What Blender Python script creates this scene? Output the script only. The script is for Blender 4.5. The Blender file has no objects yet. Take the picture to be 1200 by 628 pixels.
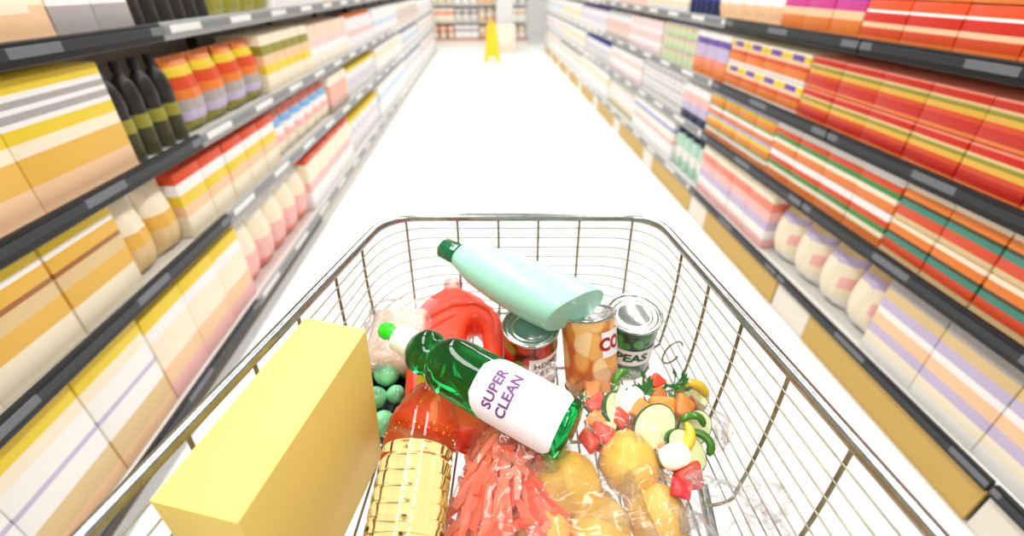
import bpy, bmesh, math, random
from math import sin, cos, pi, radians, tan, atan2, sqrt
from mathutils import Vector, Matrix, noise
random.seed(7)
COL = bpy.context.scene.collection
V = Vector

# ------------------------------------------------------------------ camera numbers
F_PX, H_CAM, PITCH, YAW = 540.0, 1.294, radians(31.9), radians(3.15)
CT, ST = cos(PITCH), sin(PITCH)
CART = Matrix.Rotation(-YAW, 4, 'Z')          # the trolley is pushed a little askew to the aisle

def ray(px, py):
    x = (px-600)/F_PX; y = (py-314)/F_PX
    return V((x, CT-ST*y, -ST-CT*y))
def at(px, py, z):                            # point of the trolley frame at height z
    d = ray(px, py); t = (H_CAM-z)/(-d.z)
    return V((0, 0, H_CAM)) + d*t
def zf(y): return 0.714 + 0.15*y              # sloping basket floor

# ------------------------------------------------------------------ materials
def lin(c):
    return tuple((v/12.92 if v <= .04045 else ((v+.055)/1.055)**2.4) for v in c)
def rgb(r, g, b): return lin((r/255, g/255, b/255))
MC = {}
def new_mat(name):
    m = bpy.data.materials.new(name); m.use_nodes = True
    nt = m.node_tree; b = nt.nodes['Principled BSDF']
    return m, nt, b
def mat(name, col, rough=.5, metal=0., trans=0., ior=1.45, noise_amt=0., nscale=30, bump=0., bscale=60, coat=0., spec=.5, sss=0.):
    if name in MC: return MC[name]
    m, nt, b = new_mat(name)
    N, L = nt.nodes, nt.links
    b.inputs['Base Color'].default_value = (*col, 1)
    b.inputs['Roughness'].default_value = rough
    b.inputs['Metallic'].default_value = metal
    b.inputs['Transmission Weight'].default_value = trans
    b.inputs['IOR'].default_value = ior
    b.inputs['Coat Weight'].default_value = coat
    b.inputs['Specular IOR Level'].default_value = spec
    if sss:
        b.inputs['Subsurface Weight'].default_value = sss
        b.inputs['Subsurface Radius'].default_value = (.01, .006, .003)
    if noise_amt or bump:
        tc = N.new('ShaderNodeTexCoord')
    if noise_amt:
        n = N.new('ShaderNodeTexNoise'); n.inputs['Scale'].default_value = nscale; n.inputs['Detail'].default_value = 4
        L.new(tc.outputs['Object'], n.inputs['Vector'])
        r = N.new('ShaderNodeValToRGB')
        r.color_ramp.elements[0].position = .35; r.color_ramp.elements[1].position = .65
        r.color_ramp.elements[0].color = (*[max(0, c*(1-noise_amt)) for c in col], 1)
        r.color_ramp.elements[1].color = (*[min(1, c*(1+noise_amt*.6)) for c in col], 1)
        L.new(n.outputs['Fac'], r.inputs['Fac']); L.new(r.outputs['Color'], b.inputs['Base Color'])
    if bump:
        n2 = N.new('ShaderNodeTexNoise'); n2.inputs['Scale'].default_value = bscale; n2.inputs['Detail'].default_value = 3
        L.new(tc.outputs['Object'], n2.inputs['Vector'])
        bp = N.new('ShaderNodeBump'); bp.inputs['Strength'].default_value = bump; bp.inputs['Distance'].default_value = .004
        L.new(n2.outputs['Fac'], bp.inputs['Height']); L.new(bp.outputs['Normal'], b.inputs['Normal'])
    MC[name] = m
    return m

def film(name, tint=(1, 1, 1), milky=.06, gloss=.10, bump=.9, scale=22, stretch=(1, 1, 1), dist=.006, fres=.5):
    if name in MC: return MC[name]
    m = bpy.data.materials.new(name); m.use_nodes = True
    N, L = m.node_tree.nodes, m.node_tree.links
    N.clear()
    out = N.new('ShaderNodeOutputMaterial')
    tr = N.new('ShaderNodeBsdfTransparent'); tr.inputs['Color'].default_value = (*[min(1, t) for t in tint], 1)
    gl = N.new('ShaderNodeBsdfGlossy'); gl.inputs['Roughness'].default_value = .08
    df = N.new('ShaderNodeBsdfDiffuse'); df.inputs['Color'].default_value = (.95, .95, .95, 1)
    tc = N.new('ShaderNodeTexCoord'); mp = N.new('ShaderNodeMapping'); mp.inputs['Scale'].default_value = stretch
    L.new(tc.outputs['Object'], mp.inputs['Vector'])
    n = N.new('ShaderNodeTexNoise'); n.inputs['Scale'].default_value = scale; n.inputs['Detail'].default_value = 2.5; n.inputs['Distortion'].default_value = 1.2
    L.new(mp.outputs['Vector'], n.inputs['Vector'])
    # ridged wrinkles
    s = N.new('ShaderNodeMath'); s.operation = 'SUBTRACT'; s.inputs[1].default_value = .5; L.new(n.outputs['Fac'], s.inputs[0])
    a = N.new('ShaderNodeMath'); a.operation = 'ABSOLUTE'; L.new(s.outputs[0], a.inputs[0])
    p = N.new('ShaderNodeMath'); p.operation = 'POWER'; p.inputs[1].default_value = .6; L.new(a.outputs[0], p.inputs[0])
    bp = N.new('ShaderNodeBump'); bp.inputs['Strength'].default_value = bump; bp.inputs['Distance'].default_value = dist; bp.invert = True
    L.new(p.outputs[0], bp.inputs['Height']); L.new(bp.outputs['Normal'], gl.inputs['Normal']); L.new(bp.outputs['Normal'], df.inputs['Normal'])
    lw = N.new('ShaderNodeLayerWeight'); lw.inputs['Blend'].default_value = .25; L.new(bp.outputs['Normal'], lw.inputs['Normal'])
    ma = N.new('ShaderNodeMath'); ma.operation = 'MULTIPLY_ADD'; ma.inputs[1].default_value = fres; ma.inputs[2].default_value = gloss; ma.use_clamp = True
    L.new(lw.outputs['Fresnel'], ma.inputs[0])
    m1 = N.new('ShaderNodeMixShader'); m1.inputs[0].default_value = milky; L.new(tr.outputs[0], m1.inputs[1]); L.new(df.outputs[0], m1.inputs[2])
    m2 = N.new('ShaderNodeMixShader'); L.new(ma.outputs[0], m2.inputs[0]); L.new(m1.outputs[0], m2.inputs[1]); L.new(gl.outputs[0], m2.inputs[2])
    L.new(m2.outputs[0], out.inputs['Surface'])
    MC[name] = m
    return m

def band_mat(name, bands, patch=None, rough=.42):
    """printed packaging: horizontal colour bands by height, an optional printed panel in the middle of each face"""
    if name in MC: return MC[name]
    m, nt, b = new_mat(name); N, L = nt.nodes, nt.links
    b.inputs['Roughness'].default_value = rough
    tc = N.new('ShaderNodeTexCoord'); sp = N.new('ShaderNodeSeparateXYZ'); L.new(tc.outputs['Generated'], sp.inputs[0])
    r = N.new('ShaderNodeValToRGB'); r.color_ramp.interpolation = 'CONSTANT'
    el = r.color_ramp.elements
    while len(el) > 1: el.remove(el[-1])
    el[0].position = 0; el[0].color = (*bands[0][1], 1)
    for p, c in bands[1:]:
        e = el.new(p); e.color = (*c, 1)
    L.new(sp.outputs['Z'], r.inputs['Fac'])
    src = r.outputs['Color']
    if patch:
        (pz, hw, hz, pc) = patch
        def absd(sock, c0):
            s = N.new('ShaderNodeMath'); s.operation = 'SUBTRACT'; s.inputs[1].default_value = c0; L.new(sock, s.inputs[0])
            a = N.new('ShaderNodeMath'); a.operation = 'ABSOLUTE'; L.new(s.outputs[0], a.inputs[0]); return a.outputs[0]
        def less(sock, v):
            s = N.new('ShaderNodeMath'); s.operation = 'LESS_THAN'; s.inputs[1].default_value = v; L.new(sock, s.inputs[0]); return s.outputs[0]
        mm = N.new('ShaderNodeMath'); mm.operation = 'MULTIPLY'
        L.new(less(absd(sp.outputs['Y'], .5), hw), mm.inputs[0]); L.new(less(absd(sp.outputs['Z'], pz), hz), mm.inputs[1])
        mx = N.new('ShaderNodeMix'); mx.data_type = 'RGBA'; mx.inputs['B'].default_value = (*pc, 1)
        L.new(mm.outputs[0], mx.inputs['Factor']); L.new(src, mx.inputs['A']); src = mx.outputs['Result']
    L.new(src, b.inputs['Base Color'])
    MC[name] = m
    return m

def cells_mat(name, cols, scale=55, edge=(.02, .02, .01), size=.5, stretch=(1, 1, 1), gap=.62):
    """a printed picture of heaped vegetables"""
    m, nt, b = new_mat(name); N, L = nt.nodes, nt.links
    b.inputs['Roughness'].default_value = .3; b.inputs['Coat Weight'].default_value = .4
    tc = N.new('ShaderNodeTexCoord'); mp = N.new('ShaderNodeMapping'); mp.inputs['Scale'].default_value = stretch
    L.new(tc.outputs['Object'], mp.inputs['Vector'])
    v = N.new('ShaderNodeTexVoronoi'); v.inputs['Scale'].default_value = scale; v.inputs['Randomness'].default_value = .85
    L.new(mp.outputs['Vector'], v.inputs['Vector'])
    sp = N.new('ShaderNodeSeparateColor'); L.new(v.outputs['Color'], sp.inputs[0])
    r = N.new('ShaderNodeValToRGB'); r.color_ramp.interpolation = 'CONSTANT'
    el = r.color_ramp.elements
    while len(el) > 1: el.remove(el[-1])
    el[0].color = (*cols[0], 1); el[0].position = 0
    for i, c in enumerate(cols[1:], 1):
        e = el.new(i/len(cols)); e.color = (*c, 1)
    L.new(sp.outputs[0], r.inputs['Fac'])
    r2 = N.new('ShaderNodeValToRGB'); e2 = r2.color_ramp.elements
    e2[0].position = gap-.12; e2[0].color = (0, 0, 0, 1); e2[1].position = gap+.08; e2[1].color = (1, 1, 1, 1)
    L.new(v.outputs['Distance'], r2.inputs['Fac'])
    mx = N.new('ShaderNodeMix'); mx.data_type = 'RGBA'; mx.inputs['B'].default_value = (*edge, 1)
    L.new(r2.outputs['Color'], mx.inputs['Factor']); L.new(r.outputs['Color'], mx.inputs['A']); L.new(mx.outputs['Result'], b.inputs['Base Color'])
    MC[name] = m
    return m

# ------------------------------------------------------------------ mesh building
class MB:
    def __init__(s): s.v = []; s.f = []; s.m = []
    def add(s, vs, fs, mi=0, M=None):
        o = len(s.v)
        s.v += [(M @ V(p)) if M is not None else V(p) for p in vs]
        s.f += [[i+o for i in f] for f in fs]; s.m += [mi]*len(fs)
        return s
    def lathe(s, prof, seg=32, mi=0, sx=1, sy=1, M=None, power=2, cap0=True, cap1=True):
        vs, fs = [], []
        for (r, z) in prof:
            for k in range(seg):
                a = 2*pi*k/seg; c, q = cos(a), sin(a)
                if power != 2:
                    d = (abs(c)**power+abs(q)**power)**(1/power); c, q = c/d, q/d
                vs.append((r*c*sx, r*q*sy, z))
        for i in range(len(prof)-1):
            for k in range(seg):
                k2 = (k+1) % seg
                fs.append([i*seg+k, i*seg+k2, (i+1)*seg+k2, (i+1)*seg+k])
        if cap0: fs.append([k for k in range(seg)][::-1])
        if cap1: fs.append([(len(prof)-1)*seg+k for k in range(seg)])
        return s.add(vs, fs, mi, M)
    def rbox(s, c, d, r=.003, mi=0, M=None, seg=2):
        bm = bmesh.new(); bmesh.ops.create_cube(bm, size=1)
        for v in bm.verts: v.co = V((v.co.x*d[0], v.co.y*d[1], v.co.z*d[2]))
        if r: bmesh.ops.bevel(bm, geom=bm.edges[:], offset=min(r, min(d)*.45), segments=seg, profile=.5, affect='EDGES')
        bm.verts.ensure_lookup_table()
        for i, v in enumerate(bm.verts): v.index = i
        vs = [v.co+V(c) for v in bm.verts]; fs = [[v.index for v in f.verts] for f in bm.faces]; bm.free()
        return s.add(vs, fs, mi, M)
    def tube(s, pts, r, seg=8, mi=0, closed=False, M=None):
        pts = [V(p) for p in pts]; n = len(pts); vs, fs = [], []
        up = None
        for i, p in enumerate(pts):
            if closed: t = (pts[(i+1) % n]-pts[i-1])
            else: t = pts[min(i+1, n-1)]-pts[max(i-1, 0)]
            t.normalize()
            if up is None:
                up = V((0, 0, 1)) if abs(t.z) < .9 else V((0, 1, 0))
            up = (up-t*up.dot(t)).normalized(); sd = t.cross(up)
            rr = r[i] if isinstance(r, (list, tuple)) else r
            for k in range(seg):
                a = 2*pi*k/seg; vs.append(p+up*cos(a)*rr+sd*sin(a)*rr)
        m = n if closed else n-1
        for i in range(m):
            j = (i+1) % n
            for k in range(seg):
                k2 = (k+1) % seg
                fs.append([i*seg+k, i*seg+k2, j*seg+k2, j*seg+k])
        if not closed:
            fs.append(list(range(seg))[::-1]); fs.append([(n-1)*seg+k for k in range(seg)])
        return s.add(vs, fs, mi, M)
    def build(s, name, mats, parent=None, smooth=True, angle=40, M=None):
        me = bpy.data.meshes.new(name); me.from_pydata([tuple(p) for p in s.v], [], s.f)
        for m in (mats if isinstance(mats, (list, tuple)) else [mats]): me.materials.append(m)
        for p, mi in zip(me.polygons, s.m): p.material_index = mi
        bm = bmesh.new(); bm.from_mesh(me); bmesh.ops.recalc_face_normals(bm, faces=bm.faces[:]); bm.to_mesh(me); bm.free()
        if smooth:
            for p in me.polygons: p.use_smooth = True
            me.set_sharp_from_angle(angle=radians(angle))
        o = bpy.data.objects.new(name, me); COL.objects.link(o)
        if parent: o.parent = parent
        if M is not None: o.matrix_world = M
        return o

def tag(o, label=None, cat=None, group=None, kind=None):
    if label: o['label'] = label
    if cat: o['category'] = cat
    if group: o['group'] = group
    if kind: o['kind'] = kind
    return o
def empty(name, M=None, label=None, cat=None, group=None):
    o = bpy.data.objects.new(name, None); COL.objects.link(o); o.empty_display_size = .05
    if M is not None: o.matrix_world = M
    return tag(o, label, cat, group)
def dup(o, M, label=None, group=None):
    r = o.copy(); COL.objects.link(r); r.matrix_world = M
    if label: r['label'] = label
    if group: r['group'] = group
    for ch in o.children:
        c = ch.copy(); COL.objects.link(c); c.parent = r; c.matrix_parent_inverse = ch.matrix_parent_inverse.copy()
        for g in ch.children:
            d = g.copy(); COL.objects.link(d); d.parent = c
    return r
def axis_frame(base, tip, front):
    """cart-frame matrix: local z from base to tip, local -y towards `front`; origin at base"""
    base, tip = V(base), V(tip); z = (tip-base).normalized()
    f = V(front); f = (f-z*f.dot(z)).normalized(); y = -f; x = y.cross(z)
    M = Matrix((x, y, z)).transposed().to_4x4(); M.translation = base
    return CART @ M
def T(x, y, z): return Matrix.Translation((x, y, z))
def smoothprof(pts, n=6):
    """Catmull-Rom through (r,z) points"""
    out = []
    P = [pts[0]]+list(pts)+[pts[-1]]
    for i in range(1, len(P)-2):
        for k in range(n):
            t = k/n; q = []
            for c in (0, 1):
                a, b, d, e = P[i-1][c], P[i][c], P[i+1][c], P[i+2][c]
                q.append(.5*((2*b)+(-a+d)*t+(2*a-5*b+4*d-e)*t*t+(-a+3*b-3*d+e)*t**3))
            out.append((max(q[0], .0005), max(q[1], pts[0][1])))
    out.append(pts[-1]); return out
def text_geo(body, size, bold=.0, align='CENTER', shear=0):
    cu = bpy.data.curves.new('t', 'FONT'); cu.body = body; cu.size = size; cu.offset = bold; cu.resolution_u = 3
    cu.align_x = align; cu.align_y = 'CENTER'; cu.shear = shear
    o = bpy.data.objects.new('t', cu); COL.objects.link(o)
    dg = bpy.context.evaluated_depsgraph_get(); me = bpy.data.meshes.new_from_object(o.evaluated_get(dg))
    bm = bmesh.new(); bm.from_mesh(me); bmesh.ops.triangulate(bm, faces=bm.faces[:])
    bmesh.ops.subdivide_edges(bm, edges=[e for e in bm.edges if e.calc_length() > size*.25], cuts=1)
    bmesh.ops.triangulate(bm, faces=bm.faces[:])
    for i, v in enumerate(bm.verts): v.index = i
    vs = [v.co.copy() for v in bm.verts]; fs = [[v.index for v in f.verts] for f in bm.faces]
    bm.free(); bpy.data.objects.remove(o); bpy.data.meshes.remove(me); bpy.data.curves.remove(cu)
    return vs, fs

# ================================================================== THE SETTING
floor_m, nt, b = new_mat('floor_tiles'); N, L = nt.nodes, nt.links
tc = N.new('ShaderNodeTexCoord'); br = N.new('ShaderNodeTexBrick')
mp = N.new('ShaderNodeMapping'); mp.inputs['Rotation'].default_value = (0, 0, pi/2)
L.new(tc.outputs['Object'], mp.inputs['Vector']); L.new(mp.outputs['Vector'], br.inputs['Vector'])
br.offset = 0; br.inputs['Scale'].default_value = 1; br.inputs['Brick Width'].default_value = 60; br.inputs['Row Height'].default_value = .30
br.inputs['Mortar Size'].default_value = .0022; br.inputs['Mortar Smooth'].default_value = .3
br.inputs['Color1'].default_value = (.86, .86, .845, 1); br.inputs['Color2'].default_value = (.84, .84, .83, 1); br.inputs['Mortar'].default_value = (.42, .41, .39, 1)
L.new(br.outputs['Color'], b.inputs['Base Color']); b.inputs['Roughness'].default_value = .35
mb = MB(); mb.add([(-3.5, -2.5, 0), (4.0, -2.5, 0), (4.0, 15, 0), (-3.5, 15, 0), (-3.5, -2.5, -.1), (4.0, -2.5, -.1), (4.0, 15, -.1), (-3.5, 15, -.1)],
                 [[0, 1, 2, 3], [7, 6, 5, 4], [0, 4, 5, 1], [1, 5, 6, 2], [2, 6, 7, 3], [3, 7, 4, 0]])
fl = mb.build('floor', floor_m, smooth=False); tag(fl, kind='structure')
wallm = mat('wall_paint', rgb(245, 243, 240), .7)
mb = MB(); mb.rbox((.25, 14.9, 2.0), (7.5, .2, 4.0), 0)
tag(mb.build('wall_back', wallm, smooth=False), kind='structure')

XL, XR = -1.023, 1.303
ZL = [1.17, .825, .52, .12]      # price-rail heights
ZR = [1.115, .807, .52, .178]
black = mat('rail_black', rgb(12, 14, 18), .35)
railgrey = mat('rail_grey', rgb(150, 152, 152), .4)
steel_w = mat('shelf_white_steel', rgb(226, 224, 218), .4)
steel_d = mat('shelf_dark_steel', rgb(60, 58, 56), .5)
gold = mat('kick_gold', rgb(206, 170, 88), .5)
kwhite = mat('kick_white', rgb(236, 230, 216), .5)
def rail_mat(name, base, tick, every, frac):
    m, nt, b = new_mat(name); N, L = nt.nodes, nt.links
    tc = N.new('ShaderNodeTexCoord'); sp = N.new('ShaderNodeSeparateXYZ'); L.new(tc.outputs['Object'], sp.inputs[0])
    a = N.new('ShaderNodeMath'); a.operation = 'MULTIPLY'; a.inputs[1].default_value = 1/every; L.new(sp.outputs['Y'], a.inputs[0])
    f = N.new('ShaderNodeMath'); f.operation = 'FRACT'; L.new(a.outputs[0], f.inputs[0])
    l = N.new('ShaderNodeMath'); l.operation = 'LESS_THAN'; l.inputs[1].default_value = frac; L.new(f.outputs[0], l.inputs[0])
    mx = N.new('ShaderNodeMix'); mx.data_type = 'RGBA'; mx.inputs['A'].default_value = (*base, 1); mx.inputs['B'].default_value = (*tick, 1)
    L.new(l.outputs[0], mx.inputs['Factor']); L.new(mx.outputs['Result'], b.inputs['Base Color']); b.inputs['Roughness'].default_value = .35
    return m
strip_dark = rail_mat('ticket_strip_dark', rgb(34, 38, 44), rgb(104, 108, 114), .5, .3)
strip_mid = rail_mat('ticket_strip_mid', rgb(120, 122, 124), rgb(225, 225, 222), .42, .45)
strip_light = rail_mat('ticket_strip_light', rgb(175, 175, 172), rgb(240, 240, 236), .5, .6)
BAY, NB, Y0 = 1.03, 11, -.38
def rack(side):
    s = -1 if side == 'left' else 1
    X = XL if s < 0 else XR; Z = ZL if s < 0 else ZR
    root = empty('shelf_rack', T(X, Y0, 0), f'long black-edged supermarket shelf rack on the {side} side of the aisle', 'shelf rack')
    def W(mb, name, m, parent=root, sm=False):
        o = mb.build(name, m, parent, smooth=sm); return o
    LEN = BAY*NB
    mb = MB(); mb.rbox((s*.50, LEN/2, .80), (.02, LEN, 1.55), 0); W(mb, 'back_panel', mat('rack_back', rgb(205, 200, 192), .6))
    for i, z in enumerate(Z):
        dep = .48 if i < 3 else .49
        x0 = 0 
        mb = MB(); mb.rbox((s*(x0+dep/2), LEN/2, z-.012), (dep, LEN-.004, .022), .002); sh = W(mb, 'shelf_board', steel_w)
        for k in range(NB):
            near = Y0+k*BAY
            dark = near < (2.6 if s > 0 else 1.55) + (0, 0, -.1, -.6)[i]  # rails step from black to pale with distance, blown-out light put into the colour
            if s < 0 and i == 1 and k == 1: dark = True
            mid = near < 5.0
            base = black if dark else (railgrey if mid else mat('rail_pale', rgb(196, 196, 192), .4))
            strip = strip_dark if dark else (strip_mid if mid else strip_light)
            hh = .052 if i < 3 else .042
            mb = MB()
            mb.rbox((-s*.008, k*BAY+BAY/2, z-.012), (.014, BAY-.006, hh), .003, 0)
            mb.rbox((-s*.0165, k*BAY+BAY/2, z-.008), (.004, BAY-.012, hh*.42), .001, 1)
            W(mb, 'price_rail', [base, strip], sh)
    for k in range(NB+1):
        mb = MB(); mb.rbox((s*.475, k*BAY, .8), (.03, .04, 1.6), .003); W(mb, 'upright', steel_d)
    for k in range(NB):
        if s > 0:
            a = k*BAY
            # gold panel then a short white one in every bay
            mb = MB(); mb.rbox((s*.014, a+.40, .068), (.012, .78, .134), .001); W(mb, 'kick_plate', gold)
            mb = MB(); mb.rbox((s*.014, a+.91, .068), (.012, .235, .134), .001); W(mb, 'kick_plate', kwhite)
        else:
            mb = MB(); mb.rbox((s*.04, k*BAY+BAY/2, .040), (.012, BAY-.004, .078), .001); W(mb, 'kick_plate', mat('kick_grey', rgb(120, 112, 100), .5) if k < 3 else kwhite)
    mb = MB(); mb.rbox((s*.25, -.012, .8), (.5, .02, 1.6), .003); W(mb, 'end_panel', steel_w)
    mb = MB(); mb.rbox((s*.25, LEN+.012, .8), (.5, .02, 1.6), .003); W(mb, 'end_panel', steel_w)
    return root
rack('left'); rack('right')

# ------------------------------------------------------------------ goods on the shelves
C = dict(
 red=rgb(206, 40, 22), ored=rgb(224, 76, 30), orange=rgb(236, 130, 48), peach=rgb(246, 204, 160), gold=rgb(232, 182, 70), yellow=rgb(238, 208, 50),
 olive=rgb(150, 146, 50), cream=rgb(248, 236, 208), white=rgb(246, 244, 240), grey=rgb(176, 170, 166), lilac=rgb(200, 186, 216), purple=rgb(112, 78, 170),
 blue=rgb(54, 82, 190), navy=rgb(24, 40, 86), magenta=rgb(204, 60, 140), pink=rgb(246, 190, 184), salmon=rgb(240, 140, 116), green=rgb(60, 142, 70),
 lime=rgb(190, 214, 80), mint=rgb(186, 226, 204), teal=rgb(60, 140, 120), dark=rgb(34, 32, 30), sky=rgb(130, 184, 230), brown=rgb(160, 100, 50), sand=rgb(226, 196, 140), dolive=rgb(64, 64, 34))
def bands(*a):
    out = []; z = 0
    for frac, c in a: out.append((z, C[c])); z += frac
    tot = z; return [(p/tot, c) for p, c in out]
protos = {}
def proto(kind, w, h, d, m, side, lidm):
    """one item of a kind: origin at the middle of its base, width along y"""
    root = None
    if kind in ('carton', 'box'):
        mb = MB(); mb.rbox((0, 0, h/2), (d, w, h), .003)
        mb.rbox((0, 0, h), (d*.96, w*.30, .0016), .0005)          # taped flap
        root = mb.build(kind if kind == 'carton' else 'product_box', m)
    elif kind == 'pouch':
        nu, nv = 13, 15; vs, fs = [], []
        for sgn in (-1, 1):
            for j in range(nv):
                for i in range(nu):
                    u = i/(nu-1)*2-1; v = j/(nv-1)
                    edge = max(0, 1-abs(u)**3.2)*max(0, sin(pi*min(1, max(0, (v*1.04)))))**.42
                    th = d/2*edge*(1.0-.25*v)
                    th = max(th, .0012)
                    vs.append((sgn*th*(1+.08*sin(9*u+5*v)), u*w/2*(1-.05*sin(pi*v)), v*h))
        K = nu*nv
        for sgn in (0, 1):
            for j in range(nv-1):
                for i in range(nu-1):
                    a = sgn*K+j*nu+i; fs.append([a, a+1, a+nu+1, a+nu])
        for j in range(nv-1):
            for i in (0, nu-1):
                a = j*nu+i; fs.append([a, a+nu, a+nu+K, a+K])
        for i in range(nu-1):
            for j in (0, nv-1):
                a = j*nu+i; fs.append([a, a+1, a+1+K, a+K])
        mb = MB(); mb.add(vs, fs); root = mb.build('pouch', m, angle=60)
    elif kind == 'bottle':
        r = w/2*.94; mb = MB()
        mb.lathe(smoothprof([(r*.9, 0), (r, .008), (r, h*.35), (r*.94, h*.5), (r, h*.62), (r*.75, h*.78), (r*.36, h*.86), (r*.34, h*.9)], 3), 18)
        root = mb.build('bottle', m)
        c = MB(); c.lathe([(r*.40, h*.885), (r*.42, h*.89), (r*.42, h*.985), (r*.36, h)], 14); c.build('bottle_cap', lidm, root)
    elif kind == 'jar':
        r = w/2*.95; mb = MB()
        mb.lathe(smoothprof([(r*.86, 0), (r, .008), (r, h*.7), (r*.84, h*.82), (r*.82, h*.86)], 3), 20)
        root = mb.build('jar', m)
        c = MB(); c.lathe([(r*.9, h*.84), (r*.93, h*.85), (r*.93, h*.98), (r*.88, h)], 20); c.build('jar_lid', lidm, root)
    elif kind == 'can':
        r = w/2*.97; mb = MB()
        mb.lathe([(r*.94, 0), (r, .003), (r*.97, .007), (r*.97, h-.007), (r, h-.003), (r*.96, h), (r*.9, h-.004)], 22)
        root = mb.build('tin_can', m)
    elif kind == 'tub':
        r = w/2*.95; mb = MB()
        mb.lathe([(r*.8, 0), (r*.82, .004), (r*.95, h*.86), (r*.95, h*.9)], 22)
        root = mb.build('plastic_tub', m)
        c = MB(); c.lathe([(r*.98, h*.88), (r, h*.885), (r, h*.98), (r*.95, h)], 22); c.build('tub_lid', lidm, root)
    return root
CAT = dict(carton='carton', box='box', pouch='pouch', bottle='bottle', jar='jar', can='can', tub='tub')
LEVEL = ['top', 'second', 'third', 'lowest']
ORD = ['first', 'second', 'third', 'fourth', 'fifth', 'sixth', 'seventh', 'eighth', 'ninth', 'tenth', 'eleventh', 'twelfth', 'thirteenth', 'fourteenth', 'fifteenth', 'sixteenth', 'seventeenth', 'eighteenth']
NPROD = 0
def fill(side, lv, runs):
    """runs: (y_end, kind, width, height, depth, bands, patch, lid colour, stack, look)"""
    global NPROD
    s = -1 if side == 'left' else 1
    X = XL if s < 0 else XR; Z = (ZL if s < 0 else ZR)[lv]
    y = runs[0]
    for ri, (yend, kind, w, h, d, bnd, patch, lid, stack, look) in enumerate(runs[1:]):
        key = f'{side}{lv}{ri}'
        m = band_mat('print_'+key, bands(*bnd), (patch[0], patch[1], patch[2], C[patch[3]]) if patch else None)
        lm = mat('lid_'+lid, C[lid], .4)
        n = max(1, round((yend-y)/w)); ww = (yend-y)/n
        if yend > 3.6:  # far print mixed towards white: haze and overexposure put into the colour
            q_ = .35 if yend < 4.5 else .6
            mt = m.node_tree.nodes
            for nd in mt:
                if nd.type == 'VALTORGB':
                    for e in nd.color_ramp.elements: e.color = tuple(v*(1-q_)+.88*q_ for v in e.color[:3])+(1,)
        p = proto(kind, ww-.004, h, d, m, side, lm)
        base = 'carton' if kind == 'carton' else kind
        label = f'{look}, {LEVEL[lv]} {side} shelf, {ORD[min(ri, 17)]} kind along'
        group = f'{look} on the {LEVEL[lv]} {side} shelf, sort {ri+1}'
        tag(p, label, CAT[kind], group)
        rows = 1
        first = True
        for k in range(n):
            for q in range(stack):
                for rw in range(rows):
                    jit = random.uniform(-.003, .003)
                    M = T(X+s*((max(d, ww) if kind in ('bottle', 'jar', 'can', 'tub') else d)/2+.016+abs(jit)), y+ww*(k+.5), Z+.0015+q*(h+.003)) @ Matrix.Rotation(random.uniform(-.015, .015) if kind != 'pouch' else random.uniform(-.05, .05), 4, 'Z')
                    if kind in ('bottle', 'jar', 'can', 'tub'): M = M @ Matrix.Rotation(random.uniform(0, .5), 4, 'Z')
                    if first: p.matrix_world = M; first = False
                    else: dup(p, M)
                    NPROD += 1
        y = yend+.004

# left rack
fill('left', 0, [.35,
 (1.32, 'carton', .24, .20, .26, [(3, 'peach'), (1, 'cream'), (2, 'gold'), (2, 'peach')], (.55, .3, .25, 'cream'), 'white', 1, 'peach and cream carton'),
 (1.62, 'box', .15, .21, .2, [(2, 'grey'), (1, 'white'), (2, 'sky'), (1, 'grey')], None, 'white', 1, 'grey blue carton'),
 (2.1, 'bottle', .08, .24, .08, [(3, 'dark'), (1, 'dolive'), (2, 'dark')], None, 'dark', 1, 'dark glass bottle'),
 (2.7, 'pouch', .15, .22, .09, [(2, 'olive'), (2, 'yellow'), (2, 'cream')], (.5, .3, .2, 'yellow'), 'white', 1, 'olive and yellow pouch'),
 (3.5, 'carton', .13, .22, .2, [(2, 'white'), (1, 'pink'), (2, 'white'), (1, 'salmon')], None, 'white', 1, 'white carton with pink bands'),
 (4.4, 'jar', .1, .18, .1, [(1, 'sand'), (2, 'yellow'), (1, 'cream')], None, 'white', 1, 'yellow jar with white lid'),
 (5.6, 'box', .17, .2, .2, [(2, 'cream'), (1, 'peach'), (2, 'white')], (.5, .2, .2, 'pink'), 'white', 1, 'cream product box'),
 (7.2, 'tub', .13, .14, .13, [(1, 'white'), (1, 'mint'), (1, 'white')], None, 'cream', 1, 'white and mint tub'),
 (10.9, 'carton', .2, .21, .2, [(2, 'white'), (1, 'grey'), (2, 'white')], None, 'white', 1, 'white carton with a grey band')])
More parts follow.
